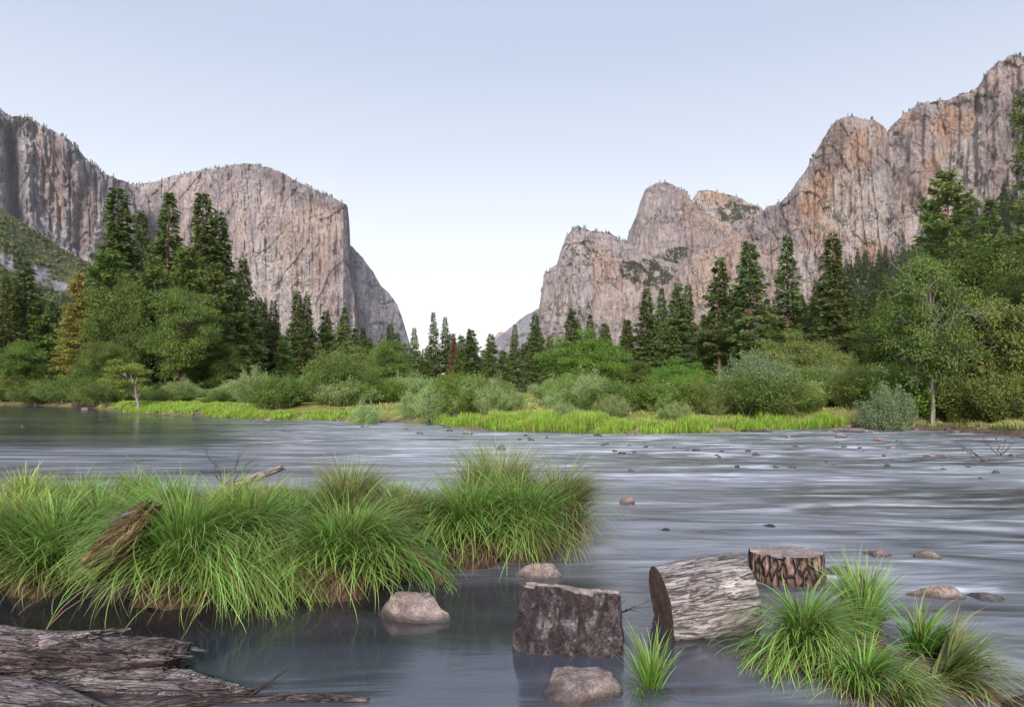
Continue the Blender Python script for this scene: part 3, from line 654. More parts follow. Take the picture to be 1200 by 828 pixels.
def spikes(C, D, L, Wd, r, droop=0.0, N=None):
    """elongated leaf quads starting at C along unit D, facing roughly N"""
    n = len(C); s = np.cross(D, r.normal(size=(n, 3)) * (1.0 if N is None else 0.45) + (0 if N is None else N)); s /= np.linalg.norm(s, axis=1)[:, None] + 1e-9
    L = L[:, None]; Wd = Wd[:, None]; m = C + D * L * 0.45 ; e = C + D * L; e[:, 2] -= droop * L[:, 0]
    return np.stack([C, m + s * Wd, e, m - s * Wd], 1).reshape(-1, 3), np.arange(4 * n).reshape(-1, 4)

def conifer(seed, h=30.0, width=0.15, start=0.12, fill=1.0, shape=0.9, spray=0.50, gaps=0.2, upturn=0.0, n_sp=9):
    r = np.random.default_rng(seed)
    zz = np.linspace(0, h, 14); bx = 0.012 * h * fbm(zz / h * 2, 0 * zz, 0, 2, seed); by = 0.012 * h * fbm(zz / h * 2, 0 * zz + 5, 0, 2, seed)
    path = np.stack([bx - bx[0], by - by[0], zz], 1); r0 = h * 0.0125
    tp = [tube(path, r0 * (1 - zz / h)**0.8 + 0.02, 9)]
    C, D, L, Wd = [], [], [], []
    nw = int(h * 1.9 * fill); z = h * start
    lop = r.uniform(0, 6.28)
    while z < h * 0.995:
        f = (z / h - start) / (1 - start)
        prof = (1 - f)**shape * (0.55 + 0.45 * smooth(0, 0.18, f)); Rr = h * width * prof + 0.25
        Rr *= 1 + 0.22 * math.sin(z * 0.9 + seed) * (1 - f)
        nb = int(r.integers(6, 11))
        for k in range(nb):
            if r.random() < gaps * (1.1 - f): continue
            a = r.uniform(0, 6.28); Lb = Rr * r.uniform(0.55, 1.18) * (1 + 0.12 * math.cos(a - lop))
            el = -0.15 - 0.25 * (1 - f) + 0.75 * f**2 + r.uniform(-0.12, 0.12) + upturn
            n = 7; t = np.linspace(0, 1, n)
            d = np.array([math.cos(a), math.sin(a), 0])
            cx = np.interp(z, zz, path[:, 0]); cy = np.interp(z, zz, path[:, 1])
            P = np.array([cx, cy, z]) + d * (Lb * t)[:, None]; P[:, 2] += Lb * (el * t + 0.22 * t**2 * (1 - f))
            if Lb > 1.2: tp.append(tube(P[::2], np.linspace(0.045, 0.012, 4) * (0.5 + h / 40), 4))
            ns = max(6, int(n_sp * Lb / (h * 0.05)))
            u = r.uniform(0.12, 1.0, ns)**0.75
            Q = np.stack([np.interp(u, t, P[:, i]) for i in range(3)], 1)
            side = r.choice([-1, 1], ns); ang = r.uniform(0.25, 1.1, ns) * side
            dd = np.stack([d[0] * np.cos(ang) - d[1] * np.sin(ang), d[0] * np.sin(ang) + d[1] * np.cos(ang), r.uniform(-0.35, 0.3, ns)], 1)
            off = 0.30 * Lb * (1 - u * 0.7) * side * r.uniform(0, 1, ns)
            Q[:, 0] += -d[1] * off; Q[:, 1] += d[0] * off; Q[:, 2] += r.uniform(-0.42, 0.34, ns) * (h / 30)
            dd /= np.linalg.norm(dd, axis=1)[:, None]
            C.append(Q); D.append(dd); L.append(r.uniform(0.7, 1.5, ns) * spray * h / 30); Wd.append(r.uniform(0.16, 0.32, ns) * spray * h / 30)
        z += h / nw * r.uniform(0.7, 1.3) * 1.25
    C, D, L, Wd = (np.concatenate(q) for q in (C, D, L, Wd))
    out = C.copy(); out[:, 2] = 0; out /= np.linalg.norm(out, axis=1)[:, None] + 1e-6; out[:, 2] = 0.9
    V, Fc = spikes(C, D, L, Wd, r, 0.12, out)
    return merge(tp), (V, Fc)

def broadleaf(seed, h=14.0, w=10.0, base=0.22, clumps=60, leaves=420, leaf=0.17, trunk_r=0.24, lobes=None, lean=0.0, flat=0.6, narrow=False):
    r = np.random.default_rng(seed)
    tp = []; zz = np.linspace(0, 0.75 * h, 9)
    path = np.stack([lean * zz + 0.25 * fbm(zz / 3, 0 * zz, 0, 2, seed), 0.25 * fbm(zz / 3, 0 * zz + 3, 0, 2, seed), zz], 1); path[:, :2] -= path[0, :2]
    tp.append(tube(path, trunk_r * (1 - zz / (0.78 * h))**0.8 + 0.02, 9))
    cs = []
    tries = 0
    while len(cs) < clumps and tries < 4000:
        tries += 1
        q = r.normal(size=3); q /= np.linalg.norm(q); q *= r.uniform(0.45, 1.0)
        zc = base * h + (h - base * h) * (0.5 + 0.5 * q[2])
        fr = (zc - base * h) / (h * (1 - base))
        env = math.sqrt(max(0.0, 1 - (2 * fr - 0.85)**2 / 1.45)) * (1 + 0.55 * float(noise(q[0] * 1.5 + seed, q[1] * 1.5, q[2] * 1.5, seed)))
        c = np.array([q[0] * w / 2 * env + lean * zc, q[1] * w / 2 * env, zc])
        cs.append(c)
    C, D, L, Wd, NN = [], [], [], [], []
    for c in cs:
        zt = min(c[2] * (r.uniform(0.62, 0.9) if narrow else r.uniform(0.35, 0.75)), 0.72 * h); p0 = np.array([np.interp(zt, zz, path[:, 0]), np.interp(zt, zz, path[:, 1]), zt])
        t = np.linspace(0, 1, 6)[:, None]; mid = p0 + (c - p0) * t; mid[:, 2] += 0.10 * h * np.sin(t[:, 0] * np.pi) * 0.4; mid += 0.05 * h * 0.2 * r.normal(size=mid.shape) * t
        tp.append(tube(mid, np.linspace(trunk_r * (0.16 if narrow else 0.26), 0.012, 6), 5))
        rc = r.uniform(0.065, 0.125) * w * (1.15 if not narrow else 1.0)
        for _ in range(3):
            e = c + r.normal(size=3) * rc * 0.8; tp.append(tube(np.stack([mid[3], 0.5 * (mid[4] + e), e]), np.array([0.03, 0.02, 0.008]), 4))
        n = int(leaves * r.uniform(0.6, 1.3))
        q = r.normal(size=(n, 3)); q /= np.linalg.norm(q, axis=1)[:, None]; q *= (r.uniform(0.25, 1.15, n)**0.6)[:, None]
        # ragged sub-sprays
        q *= (1 + 0.45 * noise(q[:, 0] * 2.5 + c[0], q[:, 1] * 2.5 + c[1], q[:, 2] * 2.5 + c[2], seed))[:, None]
        P = c + q * rc * np.array([1.25, 1.25, flat])
        dd = q + r.normal(size=(n, 3)) * 0.7; dd[:, 2] -= 0.25; dd /= np.linalg.norm(dd, axis=1)[:, None]
        C.append(P); D.append(dd); L.append(r.uniform(0.6, 1.3, n) * leaf * 1.3); Wd.append(r.uniform(0.25, 0.45, n) * leaf); NN.append(q + np.array([0, 0, 0.5]))
    C, D, L, Wd, NN = (np.concatenate(q) for q in (C, D, L, Wd, NN))
    return merge(tp), spikes(C, D, L, Wd, r, 0.1, NN)

def shrub(seed, h=2.2, w=3.0, stems=90, per=170, leaf=0.10, up=0.6):
    """many stems fanning from the base, narrow leaves along them"""
    r = np.random.default_rng(seed); tp = []; C, D, L, Wd = [], [], [], []
    for k in range(stems):
        a = r.uniform(0, 6.28); ro = w * 0.22 * math.sqrt(r.random()); tilt = r.uniform(0, 1)**0.8; hv = r.uniform(0.75, 1.15)
        base = np.array([ro * math.cos(a), ro * math.sin(a), -0.1])
        Ls = h * r.uniform(0.65, 1.10) * (1 - 0.18 * tilt * up) * (1 + 0.28 * math.sin(2.3 * a + seed) * math.sin(5.1 * a)); out = w * 0.5 * tilt
        n = 7; t = np.linspace(0, 1, n)
        a2 = a + r.uniform(-0.5, 0.5)
        P = base + np.stack([math.cos(a2) * (out - ro * 0.4) * t**1.1, math.sin(a2) * (out - ro * 0.4) * t**1.1, Ls * (t - 0.30 * tilt * t**2.5)], 1)
        if k % 2 == 0: tp.append(tube(P, np.linspace(0.018, 0.004, n) * h / 2.2, 4))
        m = int(per * r.uniform(0.7, 1.3)); u = r.uniform(0.22, 1.03, m)
        Q = np.stack([np.interp(u, t, P[:, i]) for i in range(3)], 1) + r.normal(size=(m, 3)) * 0.055 * h * np.array([1, 1, 0.9])
        tan = P[-1] - P[-3]; tan /= np.linalg.norm(tan)
        dd = tan * 0.6 + r.normal(size=(m, 3)) * 0.6; dd /= np.linalg.norm(dd, axis=1)[:, None]
        C.append(Q); D.append(dd); L.append(r.uniform(0.6, 1.4, m) * leaf); Wd.append(r.uniform(0.12, 0.22, m) * leaf)
    C, D, L, Wd = (np.concatenate(q) for q in (C, D, L, Wd))
    return merge(tp), spikes(C, D, L, Wd, r, 0.05)

PROTO = {}
def proto(key, data, leafmat, trunkmat='trunk', h=30.0):
    (tv, tf), (cv, cf) = data
    PROTO[key] = (make_mesh(key + '_trunk', tv, tf, M[trunkmat], shade=True), make_mesh(key + '_crown', cv, cf, M[leafmat]), h)
def recolor(key, src, leafmat, trunkmat=None):
    t, c, h = PROTO[src]; c = c.copy(); c.materials[0] = M[leafmat]
    if trunkmat: t = t.copy(); t.materials[0] = M[trunkmat]
    PROTO[key] = (t, c, h)

def plant(name, key, x, y, height, label, cat, group=None, wide=1.0, rz=None, parts=('trunk', 'crown'), sink=0.1, z=None):
    t, c, h = PROTO[key]; s = height / h
    e = bpy.data.objects.new(name, None); COL.objects.link(e); e.empty_display_size = 0.5
    e.location = (x, y, (tz(x, y) if z is None else z) - sink); e.scale = (s * wide, s * wide, s)
    e.rotation_euler = (rng.normal(0, 0.018), rng.normal(0, 0.018), rng.uniform(0, 6.28) if rz is None else rz)
    tag(e, label, cat, group)
    link(parts[0], t, e); link(parts[1], c, e)
    return e

proto('con_a', conifer(11, 30, 0.175, 0.08, 1.2, 0.85, gaps=0.10, spray=0.66, n_sp=17), 'pine')
proto('con_b', conifer(12, 30, 0.150, 0.12, 1.2, 0.95, gaps=0.14, spray=0.62, n_sp=17), 'pine')
proto('con_c', conifer(13, 30, 0.20, 0.04, 1.25, 1.0, gaps=0.08, spray=0.70, n_sp=16), 'pine')
proto('con_d', conifer(14, 30, 0.13, 0.38, 1.0, 0.7, gaps=0.2, spray=0.66, n_sp=17), 'pine')       # tall bare trunk
proto('con_e', conifer(15, 30, 0.155, 0.28, 1.15, 0.8, gaps=0.15, spray=0.66, n_sp=18), 'pine')
proto('con_open', conifer(16, 24, 0.21, 0.22, 0.75, 0.55, gaps=0.38, spray=0.50, upturn=0.15, n_sp=55), 'pine_light', h=24)
proto('con_near', conifer(17, 24, 0.20, 0.22, 0.9, 0.55, gaps=0.35, spray=0.30, upturn=0.1, n_sp=95), 'pine_light', h=24)
proto('tier_a', conifer(18, 26, 0.25, 0.05, 1.1, 0.55, gaps=0.22, spray=0.62, n_sp=24), 'oak', 'trunk_dark', 26)
proto('tier_b', conifer(19, 26, 0.22, 0.08, 1.0, 0.65, gaps=0.25, spray=0.62, n_sp=24), 'pine_light', 'trunk_dark', 26)
recolor('tier_gold', 'tier_b', 'autumn')
recolor('con_light', 'con_c', 'pine_light'); recolor('con_light2', 'con_b', 'pine_light'); recolor('con_dead', 'con_b', 'dead')
proto('oak_a', broadleaf(21, 16, 12, 0.08, 120, 330, leaf=0.21), 'oak', 'trunk_dark', 16)
proto('oak_b', broadleaf(22, 16, 11, 0.12, 105, 330, leaf=0.21, flat=0.5), 'oak', 'trunk_dark', 16)
proto('bright_a', broadleaf(23, 10, 9, 0.03, 110, 360, leaf=0.16), 'bright', 'trunk_dark', 10)
recolor('olive_a', 'bright_a', 'olive'); recolor('autumn_a', 'oak_b', 'autumn'); recolor('oak_bright', 'oak_a', 'bright')
proto('cotton', broadleaf(25, 9, 5.4, 0.20, 100, 230, leaf=0.12, trunk_r=0.13, flat=0.8, narrow=True), 'oak', 'trunk_grey', 9)
proto('cotton_b', broadleaf(26, 7, 4.4, 0.12, 110, 260, leaf=0.12, trunk_r=0.10, flat=0.8, narrow=True), 'olive', 'trunk_grey', 7)
proto('lean_a', broadleaf(27, 5, 4.2, 0.35, 26, 340, leaf=0.12, trunk_r=0.10, lean=0.35, flat=0.35), 'yellowgreen', 'trunk_grey', 5)
proto('shr_a', shrub(31, 2.2, 3.2, 120, 190, 0.115), 'willow', 'trunk_grey', 1.5)
proto('shr_b', shrub(32, 2.2, 2.8, 110, 190, 0.105, 0.4), 'silver', 'trunk_grey', 1.5)
proto('shr_c', shrub(33, 2.2, 3.8, 130, 190, 0.12, 0.8), 'willow', 'trunk_grey', 1.5)
recolor('shr_olive', 'shr_a', 'olive'); recolor('shr_bright', 'shr_c', 'bright'); recolor('shr_silver', 'shr_c', 'silver')
recolor('shr_yellow', 'shr_b', 'yellowgreen'); recolor('shr_dark', 'shr_c', 'oak'); recolor('shr_willow_b', 'shr_b', 'willow')

def tree_at(name, key, px, top, Y, label, cat='tree', group=None, wide=1.0, rz=None, z=None, base=None):
    x = (px - 600) / F * Y; zg = tz(x, Y) if z is None else z
    return plant(name, key, x, Y, H + (HOR - top) / F * Y - zg, label, cat, group, wide, rz, z=zg)

# --- left grove conifers
CON = [
 ('con_e', 28, 300, 92, 1.15, 'dark conifer standing before the talus slope near the left edge'),
 ('con_b', 4, 322, 88, 1.1, 'dark conifer cut by the left edge of the picture'),
 ('con_a', 141, 220, 112, 1.15, 'tall dark conifer, leftmost of those rising above the broadleaf grove'),
 ('con_b', 169, 248, 124, 1.0, 'slim conifer half hidden between the two tall conifers above the left grove'),
 ('con_c', 192, 226, 110, 0.95, 'tall sunlit conifer in the middle of the left grove'),
 ('con_a', 241, 223, 108, 1.0, 'tallest dark conifer of the left grove, in front of the granite monolith'),
 ('con_a', 264, 246, 112, 1.0, 'slender conifer touching the right side of the tallest one of the left grove'),
 ('con_b', 288, 303, 112, 1.2, 'narrow dark conifer just right of the tall left grove'),
 ('con_c', 308, 356, 135, 1.1, 'smaller conifer, left one of a close pair below the granite monolith'),
 ('con_b', 321, 352, 132, 1.2, 'smaller conifer, right one of a close pair below the granite monolith'),
 ('con_a', 351, 340, 120, 1.0, 'dark pointed conifer below the middle of the granite monolith'),
 ('con_b', 363, 345, 124, 1.1, 'dark conifer crowding the pointed one below the granite monolith'),
 ('con_e', 382, 362, 130, 1.2, 'open-crowned conifer below the prow edge of the monolith'),
 ('con_light', 403, 360, 128, 1.1, 'lighter green conifer directly below the monolith prow'),
 ('con_a', 456, 378, 100, 1.15, 'dark-topped conifer behind the rounded green tree left of centre'),
 ('con_light2', 487, 384, 120, 1.2, 'light green conifer right of the far end of the blue-grey flank'),
 ('con_b', 510, 366, 130, 1.0, 'slim tall conifer, left of a pair near the middle of the valley'),
 ('con_b', 524, 371, 133, 1.0, 'slim tall conifer, right of a pair near the middle of the valley'),
 ('con_dead', 533, 390, 118, 0.9, 'dead reddish-brown conifer among green ones in the valley middle'),
 ('con_e', 553, 384, 118, 1.5, 'broad dull green conifer beside the dead reddish one'),
 ('con_light', 572, 402, 140, 1.2, 'rounded olive conifer below the distant peak'),
 ('con_b', 604, 380, 140, 1.1, 'slender dark conifer in front of the blue far mountain'),
 ('con_a', 625, 365, 118, 1.0, 'tall narrow conifer at the left foot of the lower dome'),
 ('con_a', 668, 360, 150, 1.2, 'dark conifer below the left side of the lower dome'),
 ('con_c', 692, 368, 148, 1.0, 'dark wide conifer behind the bright broadleaf tree at the centre'),
 ('con_a', 759, 336, 140, 1.1, 'dense dark conifer, left of two touching ones below the middle dome'),
 ('con_c', 773, 338, 138, 0.9, 'dense dark conifer, right of two touching ones below the middle dome'),
 ('con_a', 792, 330, 135, 1.1, 'dark conifer with full crown left of the bare-trunked pines'),
 ('con_b', 805, 334, 140, 1.2, 'narrow dark conifer tucked left of the bare-trunked pines'),
 ('con_e', 843, 300, 118, 1.1, 'conifer with a reddish bare lower trunk, leftmost of the tall four under the buttress'),
 ('con_e', 878, 281, 112, 1.15, 'tall conifer with long bare reddish trunk, second of the tall four under the buttress'),
 ('con_b', 921, 277, 118, 1.15, 'tall dark conifer, third of the tall four under the buttress'),
 ('con_a', 978, 271, 108, 1.1, 'tall broad conifer with visible red trunk, rightmost of the tall four under the buttress'),
 ('con_b', 957, 328, 125, 1.2, 'shorter conifer close to the left of the rightmost tall one'),
 ('con_light', 826, 368, 122, 1.1, 'yellowish green conifer between the dark trees under the buttress'),
 ('con_light2', 862, 355, 128, 1.3, 'light green conifer between the first and second tall four'),
 ('con_light', 900, 350, 122, 1.2, 'light green conifer behind the second and third tall ones'),
 ('con_light', 940, 345, 130, 1.2, 'yellow-green conifer behind the third tall one'),
 ('con_c', 1010, 350, 100, 1.1, 'dark spreading conifer right of the rightmost tall one'),
 ('con_c', 1035, 340, 95, 1.2, 'dark spreading conifer left of the slender riverside tree'),
 ('con_light', 735, 375, 145, 1.3, 'light green conifer left of the two dense dark ones'),
 ('con_light2', 715, 380, 150, 1.2, 'grey-green conifer behind the bright broadleaf tree, on its right'),
]
CON += [
 ('tier_a', 52, 352, 92, 1.0, 'mid-green layered evergreen at the left end of the left grove'),
 ('tier_gold', 92, 320, 86, 0.95, 'golden-green evergreen with rusty tints near the left end of the grove'),
 ('tier_b', 116, 335, 90, 0.9, 'yellow-green layered evergreen just right of the golden one'),
 ('tier_a', 128, 292, 90, 1.15, 'broad layered evergreen under the leftmost tall dark conifer'),
 ('tier_b', 178, 298, 88, 1.15, 'broad light green evergreen below the slim half hidden conifer'),
 ('tier_a', 222, 290, 98, 0.95, 'broad layered evergreen just left of the tallest dark conifer'),
 ('tier_b', 252, 308, 86, 1.1, 'layered light evergreen at the foot of the tallest dark conifer'),
 ('tier_a', 278, 352, 90, 1.0, 'dark layered evergreen at the right end of the left grove'),
 ('tier_a', 332, 392, 100, 1.0, 'low layered evergreen below the pointed conifer'),
 ('tier_b', 374, 398, 100, 1.0, 'low light evergreen behind the round green shrub'),
 ('tier_a', 432, 396, 104, 1.1, 'layered mid-green evergreen under the prow'),
 ('tier_b', 470, 412, 108, 1.2, 'low light evergreen left of the slim pair'),
 ('tier_b', 498, 408, 112, 1.1, 'pale layered evergreen in front of the slim pair, on the left'),
 ('tier_a', 541, 408, 112, 1.1, 'layered evergreen in front of the dead reddish one'),
 ('tier_a', 590, 410, 112, 1.1, 'layered evergreen below the far blue mountain'),
 ('tier_b', 646, 392, 110, 1.1, 'light layered evergreen left of the bright broadleaf tree'),
]
for key, px, top, Y, w, lab in CON: tree_at('conifer', key, px, top, Y, lab, 'conifer', None, w)
# --- background rows (nothing tells these apart)
r2 = np.random.default_rng(99)
keys = ['con_a', 'con_b', 'con_c', 'con_e', 'con_light', 'con_light2']
prof_px = [-80, 0, 60, 110, 300, 400, 480, 560, 600, 640, 700, 800, 900, 1000, 1100, 1300]
prof_py = [350, 350, 355, 345, 352, 378, 390, 396, 404, 385, 388, 378, 365, 350, 330, 320]
for px in np.arange(-60, 1260, 12.5):
    px = px + r2.uniform(-6, 6); top = np.interp(px, prof_px, prof_py) + r2.uniform(-12, 26); Y = r2.uniform(150, 205)
    zone = 'left grove' if px < 420 else ('valley middle' if px < 700 else 'right-hand tall pines')
    tree_at('conifer', keys[int(r2.integers(6))], px, top, Y, {'left grove': 'dark conifer packed in the background row behind the left grove', 'valley middle': 'small conifer in the far row across the middle of the valley',
            'right-hand tall pines': 'conifer packed in the background row behind the right-hand tall pines'}[zone], 'conifer', 'conifers in the background behind the ' + zone, r2.uniform(1.1, 1.6))
for px in np.arange(-30, 1240, 15.0):
    px = px + r2.uniform(-7, 7); top = np.interp(px, prof_px, prof_py) + r2.uniform(28, 48); Y = r2.uniform(122, 145)
    key = ['tier_a', 'con_c', 'oak_b', 'con_light', 'olive_a', 'tier_b'][int(r2.integers(6))]
    isc = key[:3] in ('con', 'tie')
    tree_at('conifer' if isc else 'broadleaf_tree', key, px, top, Y, 'low bushy young conifer filling the forest edge' if isc else 'low rounded leafy tree filling the forest edge',
            'conifer' if isc else 'tree', 'young conifers along the forest edge' if isc else 'low leafy trees along the forest edge', r2.uniform(0.9, 1.5))
# --- forested right slope
def single(name, key, x, y, z, height, label, cat, group, wide=1.0):
    k = key + '_whole'
    if k not in PROTO:
        t, c, h = PROTO[key]
        def arr(me):
            v = np.empty(len(me.vertices) * 3, np.float32); me.vertices.foreach_get('co', v)
            f = np.empty(len(me.loops), np.int32); me.loops.foreach_get('vertex_index', f); return v.reshape(-1, 3), f.reshape(-1, 4)
        tv, tf = arr(t); cv, cf = arr(c)
        # only the lower trunk, thin crown: seen from hundreds of metres
        V = np.concatenate([tv, cv]); Fc = np.concatenate([tf, cf + len(tv)])
        PROTO[k] = make_mesh(k, V, Fc, [t.materials[0], M['pine_far'] if key.startswith('con_a') or key.startswith('con_b') else c.materials[0]], np.r_[np.zeros(len(tf)), np.ones(len(cf))])
    s = height / PROTO[key][2]
    o = link(name, PROTO[k], None, (x, y, z - 0.5), rng.uniform(0, 6.28), (s * wide, s * wide, s)); tag(o, label, cat, group); return o
for k in range(78):
    p = r2.uniform(965, 1240); vv = r2.uniform(0.25, 0.97)
    x, y, z = slopeR(p, vv)
    key = ['con_a', 'con_b', 'con_a', 'con_c', 'oak_a'][int(r2.integers(5))]
    if key == 'oak_a': single('broadleaf_tree', key, x, y, z, r2.uniform(10, 17), 'rounded broadleaf tree among conifers on the right-hand slope', 'tree', 'broadleaf trees on the right-hand slope', 1.2)
    else: single('conifer', key, x, y, z, r2.uniform(16, 34), 'distant conifer on the slope under the right-hand wall', 'conifer', 'conifers on the right-hand slope', r2.uniform(0.9, 1.3))
for k in range(9):
    p = r2.uniform(-20, 120); x, y, z = slopeL(p, r2.uniform(0.05, 0.35))
    single('conifer', 'con_b', x, y, z, r2.uniform(14, 24), 'distant conifer at the foot of the left talus slope', 'conifer', 'conifers at the foot of the left slope')

def far_conifers():
    """the smallest, farthest conifers of the slopes, too many to count: one mass"""
    V, Fc, off = [], [], 0; r = np.random.default_rng(64)
    for k in range(150):
        sf, p, vv = (slopeR, r.uniform(960, 1290), r.uniform(0.45, 1.0)) if k < 115 else (slopeL, r.uniform(-40, 130), r.uniform(0.15, 0.8))
        x, y, z = sf(p, vv); h = r.uniform(14, 30) * (1 if k < 115 else 0.6); n = 520
        t = r.random(n)**1.25; ang = r.uniform(0, 6.28, n); rad = 0.15 * h * (1 - t)**0.85 * (0.4 + 0.6 * r.random(n)**0.5) * (1 + 0.25 * np.sin(t * 40))
        C = np.stack([x + rad * np.cos(ang), y + rad * np.sin(ang), z + h * (0.06 + 0.94 * t)], 1)
        D = np.stack([np.cos(ang), np.sin(ang), r.uniform(-0.4, 0.1, n)], 1); D /= np.linalg.norm(D, axis=1)[:, None]
        N = D.copy(); N[:, 2] = 0.9
        v, f = spikes(C, D, r.uniform(0.03, 0.06, n) * h, r.uniform(0.008, 0.014, n) * h, r, 0.1, N); V.append(v); Fc.append(f + off); off += len(v)
    me = make_mesh('far_conifers', np.concatenate(V), np.concatenate(Fc), M['pine_far'])
    tag(link('far_conifers', me), 'mass of the farthest small conifers on the side slopes', 'forest', kind='stuff')
far_conifers()

# --- broadleaf trees
BL = [
 ('oak_a', 146, 318, 84, 0.72, 'dark green broadleaf tree of the left grove, right of the golden evergreen'),
 ('oak_b', 212, 326, 80, 0.82, 'broad leafy tree at the centre of the left grove with a forked dark trunk'),
 ('oak_b', 24, 392, 84, 0.9, 'dark leafy tree overhanging the backwater at the left edge'),
 ('oak_a', 110, 405, 76, 1.0, 'low dark leafy tree at the water edge below the golden evergreen'),
 ('oak_a', 262, 395, 84, 1.0, 'dark leafy tree at the right end of the left grove'),
 ('olive_a', 176, 345, 92, 0.9, 'olive leafy tree squeezed between the two largest of the left grove'),
 ('oak_a', 124, 395, 76, 1.1, 'low dark leafy tree at the water edge below the golden tree'),
 ('olive_a', 418, 405, 95, 1.4, 'rounded grey-green leafy tree below the prow'),
 ('oak_a', 452, 392, 72, 0.95, 'upright leafy tree with dense crown behind the small willows left of centre'),
 ('bright_a', 684, 384, 60, 1.15, 'bright green broad tree at the centre of the far bank'),
 ('bright_a', 795, 418, 55, 1.3, 'low bright yellow-green tree right of the central bright tree'),
 ('olive_a', 925, 386, 52, 1.05, 'big rounded olive green tree on the far bank under the buttress'),
 ('olive_a', 965, 400, 58, 1.0, 'smaller rounded olive tree touching the big rounded one'),
 ('cotton', 1093, 280, 33, 0.74, 'slender riverside tree with a pale grey trunk, right side of the far bank'),
 ('cotton_b', 1170, 345, 33, 1.2, 'leafy young tree with a thin pale trunk near the right edge'),
 ('oak_a', 1165, 268, 62, 1.1, 'dense dark leafy tree behind the riverside trees near the right edge'),
 ('oak_bright', 1120, 300, 70, 1.2, 'green leafy tree behind the slender riverside tree'),
 ('oak_b', 1060, 335, 75, 1.2, 'leafy tree left of and behind the slender riverside tree'),
 ('oak_b', 1210, 300, 55, 1.2, 'dark leafy tree cut by the right edge of the picture'),
 ('oak_a', 1180, 400, 42, 1.1, 'low dark tree under the canopy at the right edge of the bank'),
]
for key, px, top, Y, w, lab in BL: tree_at('broadleaf_tree', key, px, top, Y, lab, 'tree', None, w)
tree_at('leaning_tree', 'lean_a', 163, 418, 55, 'small pale leaning tree at the water edge before the left grove', 'tree', rz=2.9, wide=1.1)
tree_at('pine', 'con_open', 1112, 205, 74, 'open-crowned pine with ragged top rising behind the slender riverside tree', 'pine tree', wide=1.0)
tree_at('pine', 'con_near', 1232, 30, 46, 'near pine whose ragged branches reach in at the right edge', 'pine tree', wide=0.68, rz=1.0)
tree_at('conifer', 'con_c', 1160, 235, 120, 'dark conifer behind the open-crowned pine on the right', 'conifer')

# --- shrubs on the far bank: key, px, top py, Y, width factor, label
SH = [
 ('shr_a', 297, 444, 52, 1.0, 'pale willow shrub, left of the pair before the left grove'),
 ('shr_willow_b', 341, 455, 49, 1.5, 'low pale willow shrub, right of the pair before the left grove'),
 ('shr_dark', 395, 430, 50, 0.95, 'round dense green shrub left of the gap in the bank'),
 ('shr_bright', 245, 466, 56, 1.6, 'low green shrub spreading over the bank grass under the left grove'),
 ('shr_yellow', 210, 470, 60, 1.6, 'very low yellow-green shrub at the bank under the left grove'),
 ('shr_willow_b', 427, 482, 39, 0.8, 'tiny shrub standing alone in the water left of centre'),
 ('shr_willow_b', 483, 466, 40, 0.9, 'small upright willow at the point of the far bank'),
 ('shr_a', 512, 460, 38, 0.9, 'pale willow left of the long willow thicket'),
 ('shr_c', 540, 456, 38, 0.9, 'broad pale willow in the left part of the thicket left of centre'),
 ('shr_a', 575, 458, 37, 0.9, 'pale feathery willow in the thicket right of the broad one'),
 ('shr_willow_b', 604, 463, 38, 1.0, 'low feathery willow behind the bright grass strip'),
 ('shr_a', 640, 468, 42, 1.2, 'low willow below the left side of the central bright tree'),
 ('shr_willow_b', 690, 448, 36, 0.8, 'upright silvery willow in front of the central bright tree'),
 ('shr_a', 735, 462, 36, 0.9, 'pale willow right of the central bright tree'),
 ('shr_c', 768, 458, 36, 0.9, 'wide pale willow in the middle of the right-hand thicket'),
 ('shr_bright', 815, 448, 40, 0.9, 'bright green shrub in the right-hand thicket'),
 ('shr_a', 838, 462, 35, 0.8, 'pale willow leaning over the bank left of the silvery one'),
 ('shr_silver', 889, 432, 41, 0.85, 'big blue-green silvery shrub on the far bank under the buttress'),
 ('shr_dark', 950, 462, 38, 0.7, 'low dark green shrub below the rounded olive tree'),
 ('shr_olive', 1004, 440, 40, 0.85, 'rounded brownish-olive shrub at the water edge left of the slender tree'),
 ('shr_silver', 968, 440, 50, 0.9, 'grey-green shrub behind the low dark one'),
 ('shr_silver', 1042, 470, 33, 0.65, 'silvery shrub at the foot of the slender riverside tree'),
 ('shr_bright', 1068, 458, 42, 1.0, 'sunny green shrub behind the foot of the slender tree'),
 ('shr_olive', 1120, 455, 40, 1.2, 'olive shrub right of the slender riverside tree trunk'),
 ('shr_dark', 1160, 462, 33, 1.3, 'dark overhanging shrub near the right end of the far bank'),
 ('shr_olive', 1195, 450, 31, 1.1, 'brown-green shrub with bare twigs at the right edge'),
 ('shr_yellow', 1122, 478, 33, 0.8, 'small bright tuft-like shrub at the bank right of the slender tree'),
 ('shr_willow_b', 660, 476, 33, 1.2, 'low feathery shrub half sunk in the bright grass strip'),
 ('shr_yellow', 440, 474, 60, 2.2, 'yellow-green shrub in the gap behind the tiny water shrub'),
 ('shr_c', 370, 466, 58, 1.5, 'pale low shrub between the willow pair and the round green shrub'),
 ('shr_dark', 120, 462, 78, 1.5, 'dark low shrub at the bank corner on the left'),
 ('shr_bright', 1010, 470, 45, 1.3, 'green shrub peeping between the olive and silvery shrubs'),
 ('shr_c', 715, 470, 33.5, 1.0, 'pale willow hanging over the end of the bright grass strip'),
 ('shr_c', 790, 476, 33, 1.0, 'low grey willow at the waterline right of centre'),
]
for key, px, top, Y, w, lab in SH:
    x = (px - 600) / F * Y; zg = tz(x, Y)
    plant('shrub', key, x, Y, H + (HOR - top) / F * Y - zg, lab, 'shrub', None, w * 0.85, parts=('stems', 'foliage'), z=zg)
